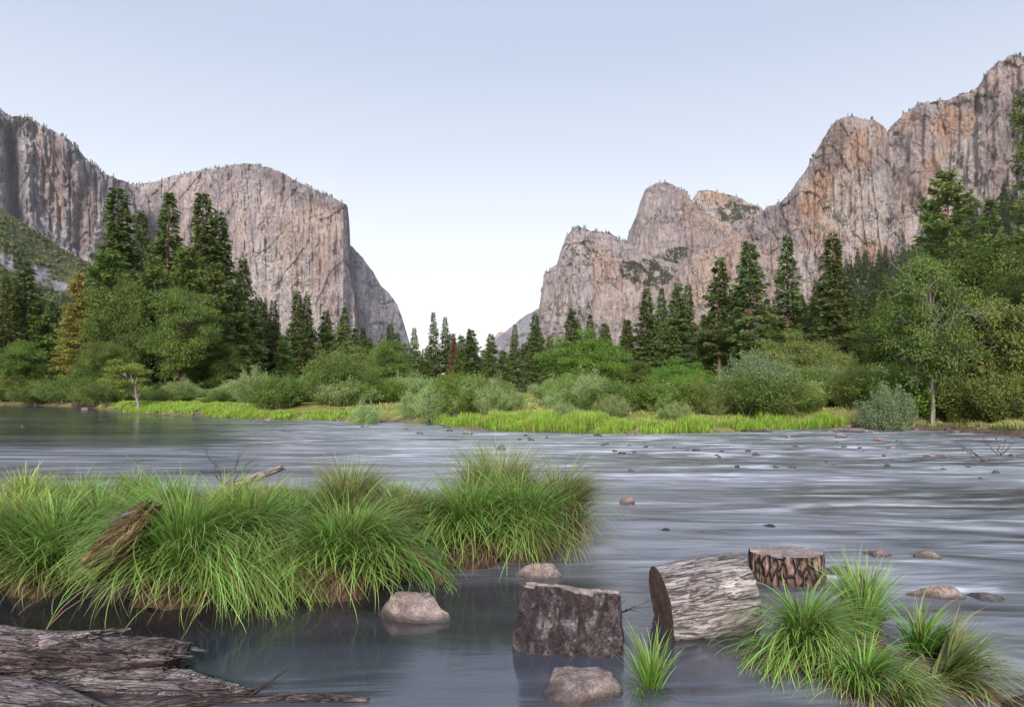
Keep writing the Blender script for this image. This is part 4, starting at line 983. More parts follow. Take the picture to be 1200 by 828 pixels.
r3 = np.random.default_rng(5)
for k, px in enumerate([-20, 8, 30, 52, 70, 88, 104, 118, 134]):
    Y = bankY(px) + 2.0 + (k % 3); x = (px - 600) / F * Y
    plant('shrub', ['shr_dark', 'shr_olive', 'shr_dark'][k % 3], x, Y, r3.uniform(1.4, 2.8), 'dark shrub overhanging the backwater under the trees at the far left', 'shrub', 'dark shrubs along the backwater', 1.5, parts=('stems', 'foliage'))
for k in range(110):
    px = r3.uniform(130, 1230); Y = bankY(px) * r3.uniform(1.1, 1.8); top = HOR + r3.uniform(-6, 9) - (8 if px > 850 else 0)
    x = (px - 600) / F * Y; zg = tz(x, Y); hh = max(0.7, H + (HOR - top) / F * Y - zg)
    plant('shrub', ['shr_a', 'shr_c', 'shr_willow_b', 'shr_bright', 'shr_olive', 'shr_dark'][int(r3.integers(6))], x, Y, hh, 'low shrub filling the strip between the far bank and the forest', 'shrub', 'low shrubs between bank and forest', r3.uniform(0.9, 1.7), parts=('stems', 'foliage'), z=zg)

# ------------------------------------------------------------------ grass
def blades(roots, az, phi0, phi1, L, Wd, seg=6, pw=1.3, seed=0):
    n = len(roots); t = np.linspace(0, 1, seg + 1)
    phi = phi0[:, None] + (phi1 - phi0)[:, None] * t[None]**pw
    ds = (L / seg)[:, None]
    pm = 0.5 * (phi[:, 1:] + phi[:, :-1])
    hx = np.concatenate([np.zeros((n, 1)), np.cumsum(np.sin(pm) * ds, 1)], 1); hz = np.concatenate([np.zeros((n, 1)), np.cumsum(np.cos(pm) * ds, 1)], 1)
    rr = np.random.default_rng(seed); tw = rr.normal(0, 0.5, n); bend = rr.normal(0, 0.22, n)
    azt = az[:, None] + bend[:, None] * t[None]**1.5
    P = roots[:, None] + np.stack([np.cos(azt) * hx, np.sin(azt) * hx, hz], -1)
    sd = np.stack([-np.sin(az + tw), np.cos(az + tw), 0 * az], -1)[:, None] * (Wd[:, None] * (1 - t[None]**2.5 * 0.95))[..., None]
    V = np.stack([P - sd, P + sd], 2).reshape(-1, 3)
    b = (np.arange(n) * (seg + 1) * 2)[:, None]; k = np.arange(seg)[None] * 2
    f = np.stack([b + k, b + k + 1, b + k + 3, b + k + 2], -1).reshape(-1, 4)
    T = np.repeat(np.broadcast_to(t, (n, seg + 1)).ravel(), 2)
    return V, f, T

def tuft_mesh(seed, n, rad, L, droop=1.0, spread=1.0, lean=(0, 0), mat='sedge', width=0.0060):
    r = np.random.default_rng(seed)
    n = int(n * 0.60); rad = rad * 0.8; sub = 7; cx = r.normal(0, rad * 0.45, (sub, 2))
    which = r.integers(0, sub, n); xy = cx[which] + r.normal(0, rad * 0.22, (n, 2))
    q = np.hypot(xy[:, 0], xy[:, 1]) / rad
    az = np.arctan2(xy[:, 1], xy[:, 0]) + r.normal(0, 0.75, n)
    dx = np.cos(az) + lean[0] * 1.2; dy = np.sin(az) + lean[1] * 1.2; az = np.arctan2(dy, dx)
    phi0 = np.clip(0.12 + 0.38 * q * spread + r.normal(0, 0.12, n), 0.0, 1.1)
    # locks of blades share their bend
    lk = 1.6 * noise(az * 3.5, q * 2 + which * 3.1, 0, seed)
    phi1 = np.clip(phi0 + droop * (1.15 + 0.75 * r.random(n) + 0.5 * lk) * (0.55 + 0.55 * np.clip(q, 0, 1.3)), 0.2, 2.95)
    LL = L * np.clip(r.normal(0.86, 0.17, n) + 0.12 * lk, 0.3, 1.25)
    roots = np.stack([xy[:, 0], xy[:, 1], -0.06 - 0.10 * q**2], 1)
    V, f, T = blades(roots, az, phi0, phi1, LL, width * r.uniform(0.55, 1.25, n), 8, 1.25, seed)
    return make_mesh('grass_blades_%d' % seed, V, f, M[mat], attrs={'t': T})
def skirt_mesh(seed, n, rad, L):
    r = np.random.default_rng(seed); az = r.uniform(0, 6.28, n); q = rad * r.uniform(0.45, 1.0, n)
    roots = np.stack([q * np.cos(az), q * np.sin(az), -0.05 - 0.12 * (q / rad)**2], 1)
    p0 = r.uniform(0.5, 1.3, n); V, f, T = blades(roots, az + r.normal(0, 0.5, n), p0, np.clip(p0 + r.uniform(0.8, 1.8, n), 0, 3.0), L * r.uniform(0.25, 0.62, n), 0.004 * r.uniform(0.5, 1.3, n), 5, 1.1, seed)
    return make_mesh('dead_blades_%d' % seed, V, f, M['straw'], attrs={'t': T})
def mound_mesh(seed, rad, h, mat):
    nu, nv = 40, 14; th = np.linspace(0, 2 * np.pi, nu, endpoint=False); v = np.linspace(0.02, 1, nv)
    T, Vv = np.meshgrid(th, v, indexing='ij'); rr = rad * Vv * (1 + 0.18 * fbm(np.cos(T) * 2, np.sin(T) * 2, 0, 3, seed))
    Z = h * (1 - Vv**2.2) + 0.05 * fbm(np.cos(T) * Vv * 5, np.sin(T) * Vv * 5, 0, 4, seed) - 0.28 * Vv**4
    return make_mesh('mound_%d' % seed, np.stack([rr * np.cos(T), rr * np.sin(T), Z], -1).reshape(-1, 3), grid_faces(nu, nv, True), mat, shade=True)
def m_root():
    s = NT('root_mat'); v = s.coord('Object', (1, 1, 0.3)); f = s.noise(v, 30, 5, 0.7)
    s.bsdf(s.ramp(f, [(0.3, (0.02, 0.013, 0.010)), (0.55, (0.09, 0.06, 0.04)), (0.75, (0.24, 0.17, 0.11))]), 0.95, 0.1, s.bump(f, 1, 0.05)); return s.m
M['root'] = m_root()

# px, py (root point), root z, n, radius, length, droop, spread, lean(x,y), material, label
TUFT = [
 (215, 655, .36, 4200, .42, 1.02, 1.15, 1.1, (0.1, -0.55), 'sedge', 'large sedge tuft spilling over the water beside the rotten red log'),
 (60, 650, .32, 2700, .40, 0.86, 0.95, 1.1, (-0.6, -0.15), 'sedge', 'sedge tuft with long blades swept left beside the rotten red log'),
 (15, 640, .36, 2600, .40, 0.80, 0.8, 1.0, (-0.2, -0.1), 'sedge_yellow', 'yellowish sedge tuft at the left edge'),
 (120, 625, .36, 2800, .45, 0.80, 0.9, 1.0, (-0.2, -0.1), 'sedge', 'bright sedge tuft behind the rotten red log, on its left'),
 (190, 609, .32, 2200, .38, 0.70, 0.8, 1.0, (0.0, -0.1), 'sedge', 'upright sedge tuft directly behind the rotten red log'),
 (290, 640, .35, 3800, .45, 0.95, 1.1, 1.1, (0.25, -0.45), 'sedge', 'full sedge tuft with drooping front, second from the rotten red log'),
 (262, 608, .32, 2000, .38, 0.74, 0.9, 1.0, (0.1, 0.0), 'sedge_yellow', 'yellow-green tuft in the back row below the pale driftwood pole'),
 (345, 618, .32, 2000, .34, 0.72, 0.9, 1.0, (0.2, -0.2), 'sedge', 'mid-green tuft in the back row just right of the pale driftwood pole'),
 (403, 652, .33, 4000, .40, 0.88, 1.1, 1.0, (0.0, -0.40), 'sedge', 'bright bushy sedge tuft directly behind the pinkish boulder'),
 (408, 606, .36, 3000, .40, 0.90, 0.9, 0.9, (0.0, 0.0), 'sedge_olive', 'tall olive tuft rising behind the bright bushy one'),
 (470, 627, .32, 2400, .32, 0.78, 1.0, 1.0, (0.1, -0.3), 'sedge_olive', 'dull green tuft over the leaning stick'),
 (550, 624, .33, 4000, .38, 0.94, 1.1, 1.0, (-0.05, -0.22), 'sedge', 'large sedge tuft drooping over brown roots, right of the leaning stick'),
 (612, 618, .33, 4000, .38, 0.94, 1.0, 1.05, (0.15, -0.12), 'sedge', 'large sedge tuft directly behind the low boulder at the bank end'),
 (585, 600, .36, 2400, .38, 1.05, 0.55, 0.8, (0.0, 0.1), 'sedge_olive', 'tall spiky tuft standing up behind the two large drooping ones'),
 (655, 606, .30, 3400, .34, 0.92, 1.0, 1.1, (0.45, -0.15), 'sedge_olive', 'olive tuft at the right tip of the bank, swept to the right'),
 (512, 600, .24, 1200, .28, 0.70, 0.8, 1.0, (0.0, 0.0), 'sedge', 'thin sedge tuft in the back row near the middle of the bank'),
 (90, 594, .26, 1300, .35, 0.72, 0.8, 1.0, (0, 0), 'sedge', 'back-row sedge tuft left of the bare twig, against the dark water'),
 (30, 592, .26, 1400, .35, 0.70, 0.8, 1.0, (0, 0), 'sedge_yellow', 'back-row yellowish tuft at the left edge, against the dark water'),
 (-60, 650, .36, 2600, .50, 0.95, 0.9, 1.0, (-0.2, -0.1), 'sedge', 'sedge tuft mostly beyond the left edge'),
 (160, 592, .26, 1300, .32, 0.70, 0.8, 1.0, (0, 0), 'sedge', 'back-row sedge tuft just left of the bare twigs'),
 (320, 592, .22, 1300, .32, 0.55, 0.8, 1.0, (0.2, 0), 'sedge_yellow', 'dry yellowish tuft under the tip of the pale driftwood pole'),
 (455, 596, .20, 1100, .28, 0.60, 0.8, 1.0, (0, 0), 'sedge', 'short back-row tuft right of the tall olive one'),
 (942, 752, .15, 2300, .11, 0.64, 1.25, 0.9, (0.10, -0.55), 'sedge', 'bright drooping sedge tuft in front of the cut log'),
 (1012, 722, .15, 620, .10, 0.58, 0.5, 0.8, (0.0, 0.0), 'sedge', 'upright spiky tuft behind the drooping ones on the right'),
 (1012, 792, .12, 600, .13, 0.46, 1.4, 1.1, (0.2, -0.3), 'sedge', 'low drooping tuft touching the bright one on the right bank'),
 (1082, 757, .11, 650, .12, 0.46, 1.0, 1.1, (0.7, -0.1), 'sedge', 'tuft swept to the right at the middle of the right bank'),
 (1110, 790, .08, 700, .16, 0.60, 1.3, 1.5, (1.1, -0.2), 'sedge_olive', 'flattened tuft trailing right over the water near the right edge'),
 (1050, 812, .06, 420, .14, 0.42, 1.3, 1.4, (0.8, -0.4), 'sedge_olive', 'low matted tuft at the bottom edge of the right bank'),
 (763, 800, .03, 260, .07, 0.46, 0.45, 0.9, (0.1, 0.0), 'sedge', 'thin upright tuft growing from the water between the wood chunk and the cut log'),
]
for i, (px, py, z, n, rad, L, dr, sp, ln, mat, lab) in enumerate(TUFT):
    g = gnd(px, py, z); e = bpy.data.objects.new('grass_tuft', None); COL.objects.link(e); e.location = (g[0], g[1], z); tag(e, lab, 'grass tuft')
    link('blades', tuft_mesh(500 + i, n, rad, L, dr, sp, ln, mat), e)
    link('dead_blades', skirt_mesh(700 + i, int(n * 0.22), rad * 0.95, L), e)
    link('root_mound', mound_mesh(600 + i, rad * 0.95, 0.05, M['root']), e, (0, 0, -0.08 if z > .1 else -0.12))

def area_grass(name, polys, n, L, width, mat, label, seed, near=False):
    r = np.random.default_rng(seed); pts = []
    for (px0, px1, d0, d1, w) in polys:
        m = int(n * w); px = r.uniform(px0, px1, m); d = r.uniform(d0, d1, m); Y = bankY(px) + d
        pts.append(np.stack([(px - 600) / F * Y, Y], 1))
    xy = np.concatenate(pts); z = terrain(xy[:, 0], xy[:, 1]); k = (z > -0.03) & (fbm(xy[:, 0] / 1.5, xy[:, 1] / 1.5, 0, 3, seed) > -0.33)
    xy, z = xy[k], z[k]; m = len(xy); lk = fbm(xy[:, 0] / 0.8, xy[:, 1] / 0.8, 0, 3, seed + 1)
    V, f, T = blades(np.stack([xy[:, 0], xy[:, 1], z - 0.03], 1), r.uniform(0, 6.28, m), np.abs(r.normal(0.1, 0.15, m)), np.abs(r.normal(0.7, 0.5, m)), L * (0.8 + 0.7 * lk) * r.uniform(0.6, 1.3, m), width * r.uniform(0.6, 1.3, m), 2, 1.2, seed)
    me = make_mesh(name, V, f, M[mat], attrs={'t': T}); tag(link(name, me), label, 'grass', kind='stuff')
area_grass('tall_bank_grass', [(575, 725, 0.1, 2.6, 0.5), (715, 990, 0.1, 1.2, 0.22), (500, 580, 0.2, 1.0, .06)], 42000, 0.55, 0.012, 'bank_grass', 'tall bright green grass along the far bank', 71)
area_grass('left_bank_grass', [(130, 300, 0.1, 5, 0.8), (300, 440, 0.1, 2, 0.15)], 34000, 0.28, 0.022, 'bank_grass', 'bright green grass on the bank below the left grove', 72)
area_grass('meadow_grass', [(380, 1230, 2.0, 60, 1.0)], 42000, 0.25, 0.03, 'bank_dry', 'yellowish meadow grass between bank and forest', 73)
area_grass('right_bank_grass', [(980, 1230, 0.3, 5, 1.0)], 14000, 0.35, 0.012, 'bank_dry', 'sparse dry grass on the stony bank at the right', 74)

def near_cover():
    r = np.random.default_rng(81); n = 16000
    x = r.uniform(-9.5, 4.6, n); y = r.uniform(3.2, 13.5, n); z = terrain(x, y); k = (z > 0.03) & (y > 4.9)
    x, y, z = x[k], y[k], z[k]; m = len(x); lk = fbm(x / 0.5, y / 0.5, 0, 3, 6)
    V, f, T = blades(np.stack([x, y, z - 0.03], 1), r.uniform(0, 6.28, m), np.abs(r.normal(0.35, 0.25, m)), np.abs(r.normal(1.5, 0.6, m)), (0.30 + 0.15 * lk) * r.uniform(0.5, 1.2, m), 0.004 * r.uniform(0.6, 1.3, m), 5, 1.2, 8)
    me = make_mesh('low_grass', V, f, M['sedge_olive'], attrs={'t': T}); tag(link('low_grass', me), 'low tangled grass between the sedge tufts', 'grass', kind='stuff')
near_cover()

# ------------------------------------------------------------------ rocks
def rock_mesh(seed, cuts=9, sub=4, rough=0.10, flat=0.0):
    import bmesh
    bm = bmesh.new(); bmesh.ops.create_icosphere(bm, subdivisions=sub, radius=1)
    bm.verts.ensure_lookup_table(); P = np.array([v.co[:] for v in bm.verts]); r = np.random.default_rng(seed)
    for _ in range(cuts):
        n = r.normal(size=3); n[2] = abs(n[2]) * 0.8; n /= np.linalg.norm(n); d = r.uniform(0.40, 0.78)
        s = P @ n - d; P = P - np.where(s > 0, s * 0.985, 0)[:, None] * n
    if flat: P[:, 2] = np.where(P[:, 2] > flat, flat + (P[:, 2] - flat) * 0.15, P[:, 2])
    nn = P / (np.linalg.norm(P, axis=1)[:, None] + 1e-6)
    P = P + nn * (rough * (fbm(P[:, 0] * 1.6, P[:, 1] * 1.6, P[:, 2] * 1.6, 5, seed) + 0.5 * ridged(P[:, 0] * 2.3, P[:, 1] * 2.3, P[:, 2] * 2.3, 4, seed + 9)))[:, None]
    Fc = np.array([[v.index for v in f.verts] for f in bm.faces]); bm.free()
    return P, Fc
RM = {}
def rock(px, py, wpx, hpx, mat, label, seed, sub=4, deep=0.8, cuts=9, flat=0.0, group=None, name='rock', rough=0.10):
    """py = waterline row, wpx/hpx = visible size in photo pixels"""
    g = gnd(px, py); s = g[1] / F; w = wpx * s / 2; h = hpx * s
    P, Fc = rock_mesh(seed, cuts, sub, rough, flat)
    zt = P[:, 2].max()
    V = P * np.array([w * 1.08, w * deep, h * 0.95 / zt]); V[:, 2] -= h * 0.28
    g[1] += w * deep * 0.7
    o = link(name, make_mesh('rock_%d' % seed, V, Fc, M[mat], shade=sub > 3), None, g)
    if group: tag(o, label, 'rock', group)
    else: tag(o, label, 'rock')
    return o
rock(478, 729, 112, 40, 'rock_pink', 'flat-topped pinkish boulder in the pool before the grassy bank', 1, 5, 0.7, 12, 0.5)
rock(638, 681, 70, 26, 'rock_pink', 'low pinkish boulder at the right foot of the grassy bank', 2, 5, 0.7, 10, 0.0)
rock(690, 822, 112, 30, 'rock_pink', 'flat tan-pink slab of rock under the dark wood chunk', 3, 5, 0.95, 10, 0.35)
rock(733, 590, 22, 12, 'rock_red', 'small reddish rock with a white patch right of the grassy bank', 4)
rock(1095, 655, 36, 13, 'rock_pink', 'smooth pinkish rock in the current above the right tufts', 5, 4, 0.7, 4)
rock(1030, 652, 36, 10, 'rock_red', 'low pink-brown rock awash right of the stump', 6, 4, 0.7, 4)
rock(1105, 703, 64, 22, 'rock_pink', 'long rounded pale rock behind the right tufts', 7, 5, 0.6, 5)
rock(1160, 703, 44, 9, 'rock_grey', 'low grey rock awash right of the long pale one', 8, 4, 0.7, 4)
rock(985, 673, 44, 10, 'rock_grey', 'wet grey rock right of the stump', 9, 4, 0.7, 5)
rock(905, 618, 22, 4, 'rock_dark', 'tiny wet rock breaking the water beyond the stump', 10)
rock(780, 622, 20, 4, 'rock_dark', 'tiny wet rock breaking the water left of the stump', 11)
rock(28, 693, 46, 12, 'rock_grey', 'flat pale rock under the grass at the left edge', 12, 4, 0.6, 6, 0.4)
rock(895, 775, 34, 18, 'rock_dark', 'dark wet rock between the cut log and the bright tuft', 13)
FR = [(887, 534, 20, 7, 'rock_dark', 'dark flat rock in mid-river below the round dark shrub'), (586, 527, 12, 9, 'rock_dark', 'dark pointed rock in mid-river left of centre'),
 (561, 534, 11, 4, 'rock_dark', 'small dark rock just left of the pointed one'), (622, 516, 9, 4, 'rock_dark', 'small dark rock right of the pointed one'),
 (550, 509, 16, 8, 'rock_grey', 'grey rock at the foot of the willow thicket'), (925, 514, 15, 7, 'rock_red', 'reddish rock near the far bank under the olive shrubs'),
 (990, 512, 18, 9, 'rock_grey', 'flat grey boulder at the far bank with a stick beside it'), (1033, 517, 17, 7, 'rock_red', 'pink low rock near the bank left of the slender tree'),
 (1092, 536, 22, 7, 'rock_pink', 'pinkish low rock in the shallows below the slender tree'), (1113, 537, 20, 6, 'rock_pink', 'pinkish flat rock right of a similar one below the slender tree'),
 (1148, 538, 14, 6, 'rock_red', 'reddish rock at the root of the bare twigs'), (1045, 526, 16, 5, 'rock_red', 'small reddish rock awash left of the slender tree'),
 (1037, 535, 9, 4, 'rock_dark', 'small dark rock below the pink low one'), (1040, 546, 9, 4, 'rock_dark', 'small dark rock, lowest of the group below the slender tree'),
 (968, 542, 8, 4, 'rock_dark', 'small dark rock alone right of the mid-river flat one'), (816, 528, 11, 4, 'rock_dark', 'small dark rock left of the mid-river flat one'),
 (846, 529, 10, 3, 'rock_dark', 'thin dark rock between two others in mid-river'), (876, 529, 9, 3, 'rock_dark', 'thin dark rock just behind the mid-river flat one'),
 (1150, 561, 8, 3, 'rock_dark', 'tiny dark rock in the current at the right'), (858, 517, 8, 3, 'rock_grey', 'tiny grey rock near the far bank below the pale willow'),
 (790, 525, 7, 3, 'rock_grey', 'tiny grey rock breaking the riffle right of centre'), (1190, 535, 16, 5, 'rock_pink', 'low pinkish rock near the right edge'),
 (312, 493, 10, 4, 'rock_red', 'small reddish rock at the foot of the willow pair'), (492, 508, 12, 5, 'rock_grey', 'grey rock off the point of the far bank'),
 (427, 500, 16, 4, 'rock_grey', 'flat rock at the foot of the tiny shrub in the water'), (96, 480, 12, 4, 'rock_red', 'reddish rock at the bank corner on the left'),
 (25, 500, 6, 3, 'rock_dark', 'tiny dark rock in the backwater at the left'), (720, 529, 8, 3, 'rock_dark', 'tiny dark rock in the riffle right of the grassy bank'),
 (755, 519, 10, 3, 'rock_grey', 'flat tiny rock in the riffle below the pale willows'), (1010, 521, 10, 3, 'rock_grey', 'tiny rock before the flat grey boulder'),
 (1055, 518, 11, 4, 'rock_grey', 'grey rock right of the pink low one near the bank'), (640, 513, 7, 3, 'rock_grey', 'tiny rock at the foot of the bright grass strip'),
 (528, 505, 10, 4, 'rock_dark', 'dark rock at the foot of the broad pale willow'), (475, 503, 8, 3, 'rock_red', 'tiny reddish rock left of the point of the bank')]
for i, (px, py, w, h, mat, lab) in enumerate(FR): rock(px, py, w, h, mat, lab, 100 + i, 3, 0.7, 7)
r5 = np.random.default_rng(15)
for i in range(46):     # many small wet stones breaking the riffle
    px = r5.uniform(700, 1200) if i < 32 else r5.uniform(430, 760); py = HOR + (H * F / (bankY(px) - 0.5) - 0 + r5.uniform(2, 44)**1.0)
    sz = r5.uniform(4, 11) * (0.7 + (py - 500) / 120)
    o = rock(px, py, sz, sz * r5.uniform(0.22, 0.4), ['rock_grey', 'rock_dark', 'rock_grey', 'rock_pink'][i % 4], 'small wet stone breaking the surface of the riffle', 300 + i, 2, 0.7, 6, group='small wet stones in the riffle')
for i in range(90):     # cobbles along the foot of the far bank
    px = r5.choice([r5.uniform(135, 560), r5.uniform(860, 1230), r5.uniform(560, 1000)], p=[0.3, 0.5, 0.2]); Y = bankY(px) + r5.uniform(-0.9, 1.2) + 0.2
    s = r5.uniform(0.06, 0.22); P, Fc = rock_mesh(int(200 + i), 7, 2, 0.1)
    x = (px - 600) / F * Y; o = link('bank_stone', make_mesh('bank_stone_%d' % i, P * np.array([s * 1.3, s, s * 0.65]), Fc, M[['rock_grey', 'rock_pink', 'rock_red', 'rock_dark'][int(r5.integers(4))]], shade=True), None, (x, Y, max(tz(x, Y), -0.02) + 0.02))
    tag(o, 'small stone among others along the foot of the far bank', 'stone', 'stones along the foot of the far bank')

# ------------------------------------------------------------------ wood
def log_mesh(name, path, ra, rb, nu, nk, seed, grain=0.05, layers=0.0, jag=0.0, mats=None, up=(0, 0, 1), cap=True, sq=2.0, jag0=0.0, kg=5.0):
    """lofted trunk; ra sideways radii, rb vertical radii; ends broken by jag (metres)"""
    path = np.array(path, float); n0 = len(path); s0 = np.r_[0, np.cumsum(np.linalg.norm(np.diff(path, axis=0), axis=1))]
    s = np.linspace(0, s0[-1], nu)
    def sm(v):
        v = np.interp(s, s0, v); k = max(1, nu // 24); ker = np.ones(k) / k
        return np.convolve(np.pad(v, k, 'edge'), ker, 'same')[k:-k]
    P = np.stack([sm(path[:, i]) for i in range(3)], 1)
    ra = sm(np.broadcast_to(ra, (n0,))); rb = sm(np.broadcast_to(rb, (n0,)))
    t = np.gradient(P, axis=0); t /= np.linalg.norm(t, axis=1)[:, None]
    a = np.cross(t, np.array(up, float)); a /= np.linalg.norm(a, axis=1)[:, None]; b = np.cross(a, t)
    th = np.linspace(0, 2 * np.pi, nk, endpoint=False)
    S, T = np.meshgrid(s, th, indexing='ij'); cx, sy = np.cos(T), np.sin(T)
    den = (np.abs(cx)**sq + np.abs(sy)**sq)**(1 / sq); cx = cx / den; sy = sy / den
    Rm = np.maximum(ra, rb)[:, None]
    g = grain * ridged(np.cos(T) * kg, np.sin(T) * kg, S * 0.9, 5, seed) + 0.6 * grain * fbm(np.cos(T) * kg * 2.5, np.sin(T) * kg * 2.5, S * 2.2, 4, seed + 5)
    if layers:
        hgt = sy * rb[:, None]; lay = (hgt * 22 + 1.5 * fbm(S * 1.3, T, 0, 3, seed + 9))
        g = g + layers * (np.abs((lay % 1.0) - 0.5) * 2 - 0.5) + layers * 1.4 * fbm(S * 2.0, np.round(lay) * 3.3, 0, 3, seed + 10)
    k = 1 + g / Rm * 1.0
    V = P[:, None] + (ra[:, None] * cx * k)[..., None] * a[:, None] + (rb[:, None] * sy * k)[..., None] * b[:, None]
    if jag or jag0:
        st = np.round(np.sin(th) * 5) * 1.7; j = fbm(np.cos(th) * 1.2 + st, np.sin(th) * 2.2, 0, 4, seed + 20); j2 = fbm(np.cos(th) * 2.2 + 9, np.sin(th) * 2.2, 0, 4, seed + 21)
        V = V + (smooth(0.6, 1.0, S / s[-1]) * jag * j[None])[..., None] * t[-1] + (smooth(0.4, 0.0, S / s[-1]) * jag0 * j2[None])[..., None] * t[0]
    rad = np.ones_like(S); Sg = S; Ag = T * Rm
    f = grid_faces(nu, nk)  # without seam
    i = np.arange(nu - 1); seam = np.stack([i * nk + nk - 1, (i + 1) * nk + nk - 1, (i + 1) * nk, i * nk], 1); f = np.concatenate([f, seam])
    Vl = [V.reshape(-1, 3)]; Fl = [f]; Sl = [Sg.ravel()]; Al = [Ag.ravel()]; Rl = [(rad * Rm).ravel()]; mi = [np.zeros(len(f))]; off = nu * nk
    if cap:
        for e, rowi in ((0, 0), (1, nu - 1)):
            rings = 7; prev = np.arange(rowi * nk, rowi * nk + nk); c = V[rowi].mean(0); ring0 = V[rowi]
            tt = t[0] * 1 if e == 0 else -t[-1]
            for q in range(1, rings + 1):
                u = 1 - q / rings * 0.97
                dent = (0.25 * (jag if e else jag0) + 0.004) * (fbm(ring0[:, 0] * u * 9, ring0[:, 1] * u * 9, ring0[:, 2] * u * 9, 3, seed + 30))
                pts = c + (ring0 - c) * u + tt * (dent + (0.10 * (jag if e else jag0)) * (1 - u))[:, None]
                idx = np.arange(off, off + nk); nxt = np.roll(np.arange(nk), -1)
                ff = np.stack([prev, prev[nxt], idx[nxt], idx], 1) if e else np.stack([prev[nxt], prev, idx, idx[nxt]], 1)
                Vl.append(pts); Fl.append(ff); Sl.append(np.full(nk, s[rowi] + (1 - u) * 0.3)); Al.append(th * Rm[rowi] * u); Rl.append(Rm[rowi] * u * np.ones(nk)); mi.append(np.ones(len(ff)) if mats and len(mats) > 1 else np.zeros(len(ff)))
                prev = idx; off += nk
    return make_mesh(name, np.concatenate(Vl), np.concatenate(Fl), mats, np.concatenate(mi), True, {'s': np.concatenate(Sl), 'a': np.concatenate(Al), 'rad': np.concatenate(Rl)})

# big split driftwood trunk, bottom left: layers of splintered wood with gaps between them
e = bpy.data.objects.new('driftwood_log', None); COL.objects.link(e); tag(e, 'massive split grey driftwood log lying on the near shore', 'driftwood')
LAY = [  # path, ra, rb, material, seed, depth of the layering
 ([at(-90, 806, 4.75), at(0, 809, 4.66), at(90, 811, 4.6), at(170, 811, 4.56), at(235, 812, 4.54), at(296, 814, 4.5)], [.20, .20, .19, .17, .12, .015], [.085, .08, .075, .065, .05, .012], 'wood_brown', 61, .045),
 ([at(60, 800, 4.6), at(150, 797, 4.58), at(215, 800, 4.55), at(262, 805, 4.52)], [.10, .13, .11, .04], [.04, .05, .045, .02], 'wood_grey', 69, .02),
 ([at(-90, 768, 4.9), at(0, 771, 4.85), at(70, 773, 4.8), at(130, 775, 4.78), at(175, 776, 4.76), at(206, 778, 4.75)], [.15, .15, .15, .15, .14, .11], [.115, .11, .105, .10, .095, .075], 'wood_brown', 63, .055),
 ([at(-90, 738, 5.1), at(-20, 745, 5.02), at(20, 748, 4.97), at(60, 750, 4.93), at(92, 747, 4.93), at(122, 743, 4.95)], [.12, .12, .11, .09, .06, .02], [.065, .055, .05, .04, .026, .012], 'wood_grey', 64, .016),
 ([at(118, 752, 4.9), at(150, 755, 4.88), at(180, 758, 4.86), at(210, 762, 4.84)], [.09, .11, .10, .06], [.022, .028, .026, .016], 'wood_grey', 70, .008),
]
for path, ra, rb, mt, sd, ly in LAY:
    link('splintered_layer', log_mesh('splintered_layer', path, ra, rb, 300, 220, sd, 0.030, ly, 0.30 if sd != 63 else 0.12, [M[mt]], sq=2.8, kg=3.5), e)
link('splintered_layer', log_mesh('splintered_layer', [at(-60, 822, 4.5), at(60, 822, 4.45), at(180, 820, 4.42), at(262, 818, 4.42)], [.3, .3, .22, .05], [.06, .06, .04, .012], 160, 100, 67, 0.02, 0.012, 0.2, [M['wood_dark']], sq=2.6, kg=4), e)
e = bpy.data.objects.new('driftwood_log', None); COL.objects.link(e); tag(e, 'weathered grey log in the bottom left corner before the massive split one', 'driftwood')
link('splintered_layer', log_mesh('front_layer', [at(-60, 812, 4.35), at(0, 815, 4.3), at(50, 822, 4.25), at(98, 834, 4.2)], [.20, .19, .16, .07], [.07, .07, .06, .03], 160, 120, 43, 0.018, 0.014, 0.16, [M['wood_grey']], sq=2.6, kg=4), e)
link('splintered_layer', log_mesh('front_layer', [at(-60, 842, 4.2), at(0, 842, 4.2), at(70, 848, 4.15), at(120, 855, 4.1)], [.22, .20, .17, .05], [.09, .09, .07, .03], 160, 120, 68, 0.018, 0.014, 0.16, [M['wood_dark']], sq=2.6, kg=4), e)
p = [at(225, 828, 4.36), at(270, 822, 4.36), at(320, 818, 4.38), at(370, 817, 4.38), at(405, 819, 4.38), at(432, 820, 4.38)]
o = link('branch', log_mesh('branch', p, [.028, .03, .026, .026, .03, .012], [.028, .03, .026, .026, .03, .012], 160, 28, 45, 0.006, 0, 0.03, [M['wood_dark']], kg=3)); tag(o, 'dark knobbly branch lying along the bottom edge', 'branch')
p = [gnd(292, 815), gnd(315, 806) + [0, 0, .04], gnd(341, 796) + [0, 0, .09]]
o = link('stick', log_mesh('stick', p, [.008, .010, .004], [.008, .010, .004], 50, 12, 46, 0.002, 0, 0, [M['wood_dark']])); tag(o, 'thin dark stick poking out of the pool beside the driftwood', 'stick')
# rotten red log in the grass
p = [at(112, 662, 5.95), at(126, 650, 6.0), at(146, 628, 6.15), at(164, 607, 6.3), at(176, 595, 6.4)]
o = link('rotten_log', log_mesh('rotten_log', p, [.10, .14, .14, .12, .08], [.10, .13, .12, .09, .05], 150, 90, 47, 0.030, 0.012, 0.18, [M['wood_red']], jag0=0.12, kg=4)); tag(o, 'rotten reddish-brown log sticking out of the sedge', 'log')
p = [at(126, 612, 6.2), at(146, 603, 6.25), at(166, 597, 6.3)]
o = link('bark_slab', log_mesh('bark_slab', p, [.05, .07, .04], [.015, .02, .012], 60, 40, 48, 0.005, 0, 0.04, [M['wood_pale']])); tag(o, 'pale slab of bark lying on the rotten reddish log', 'bark')
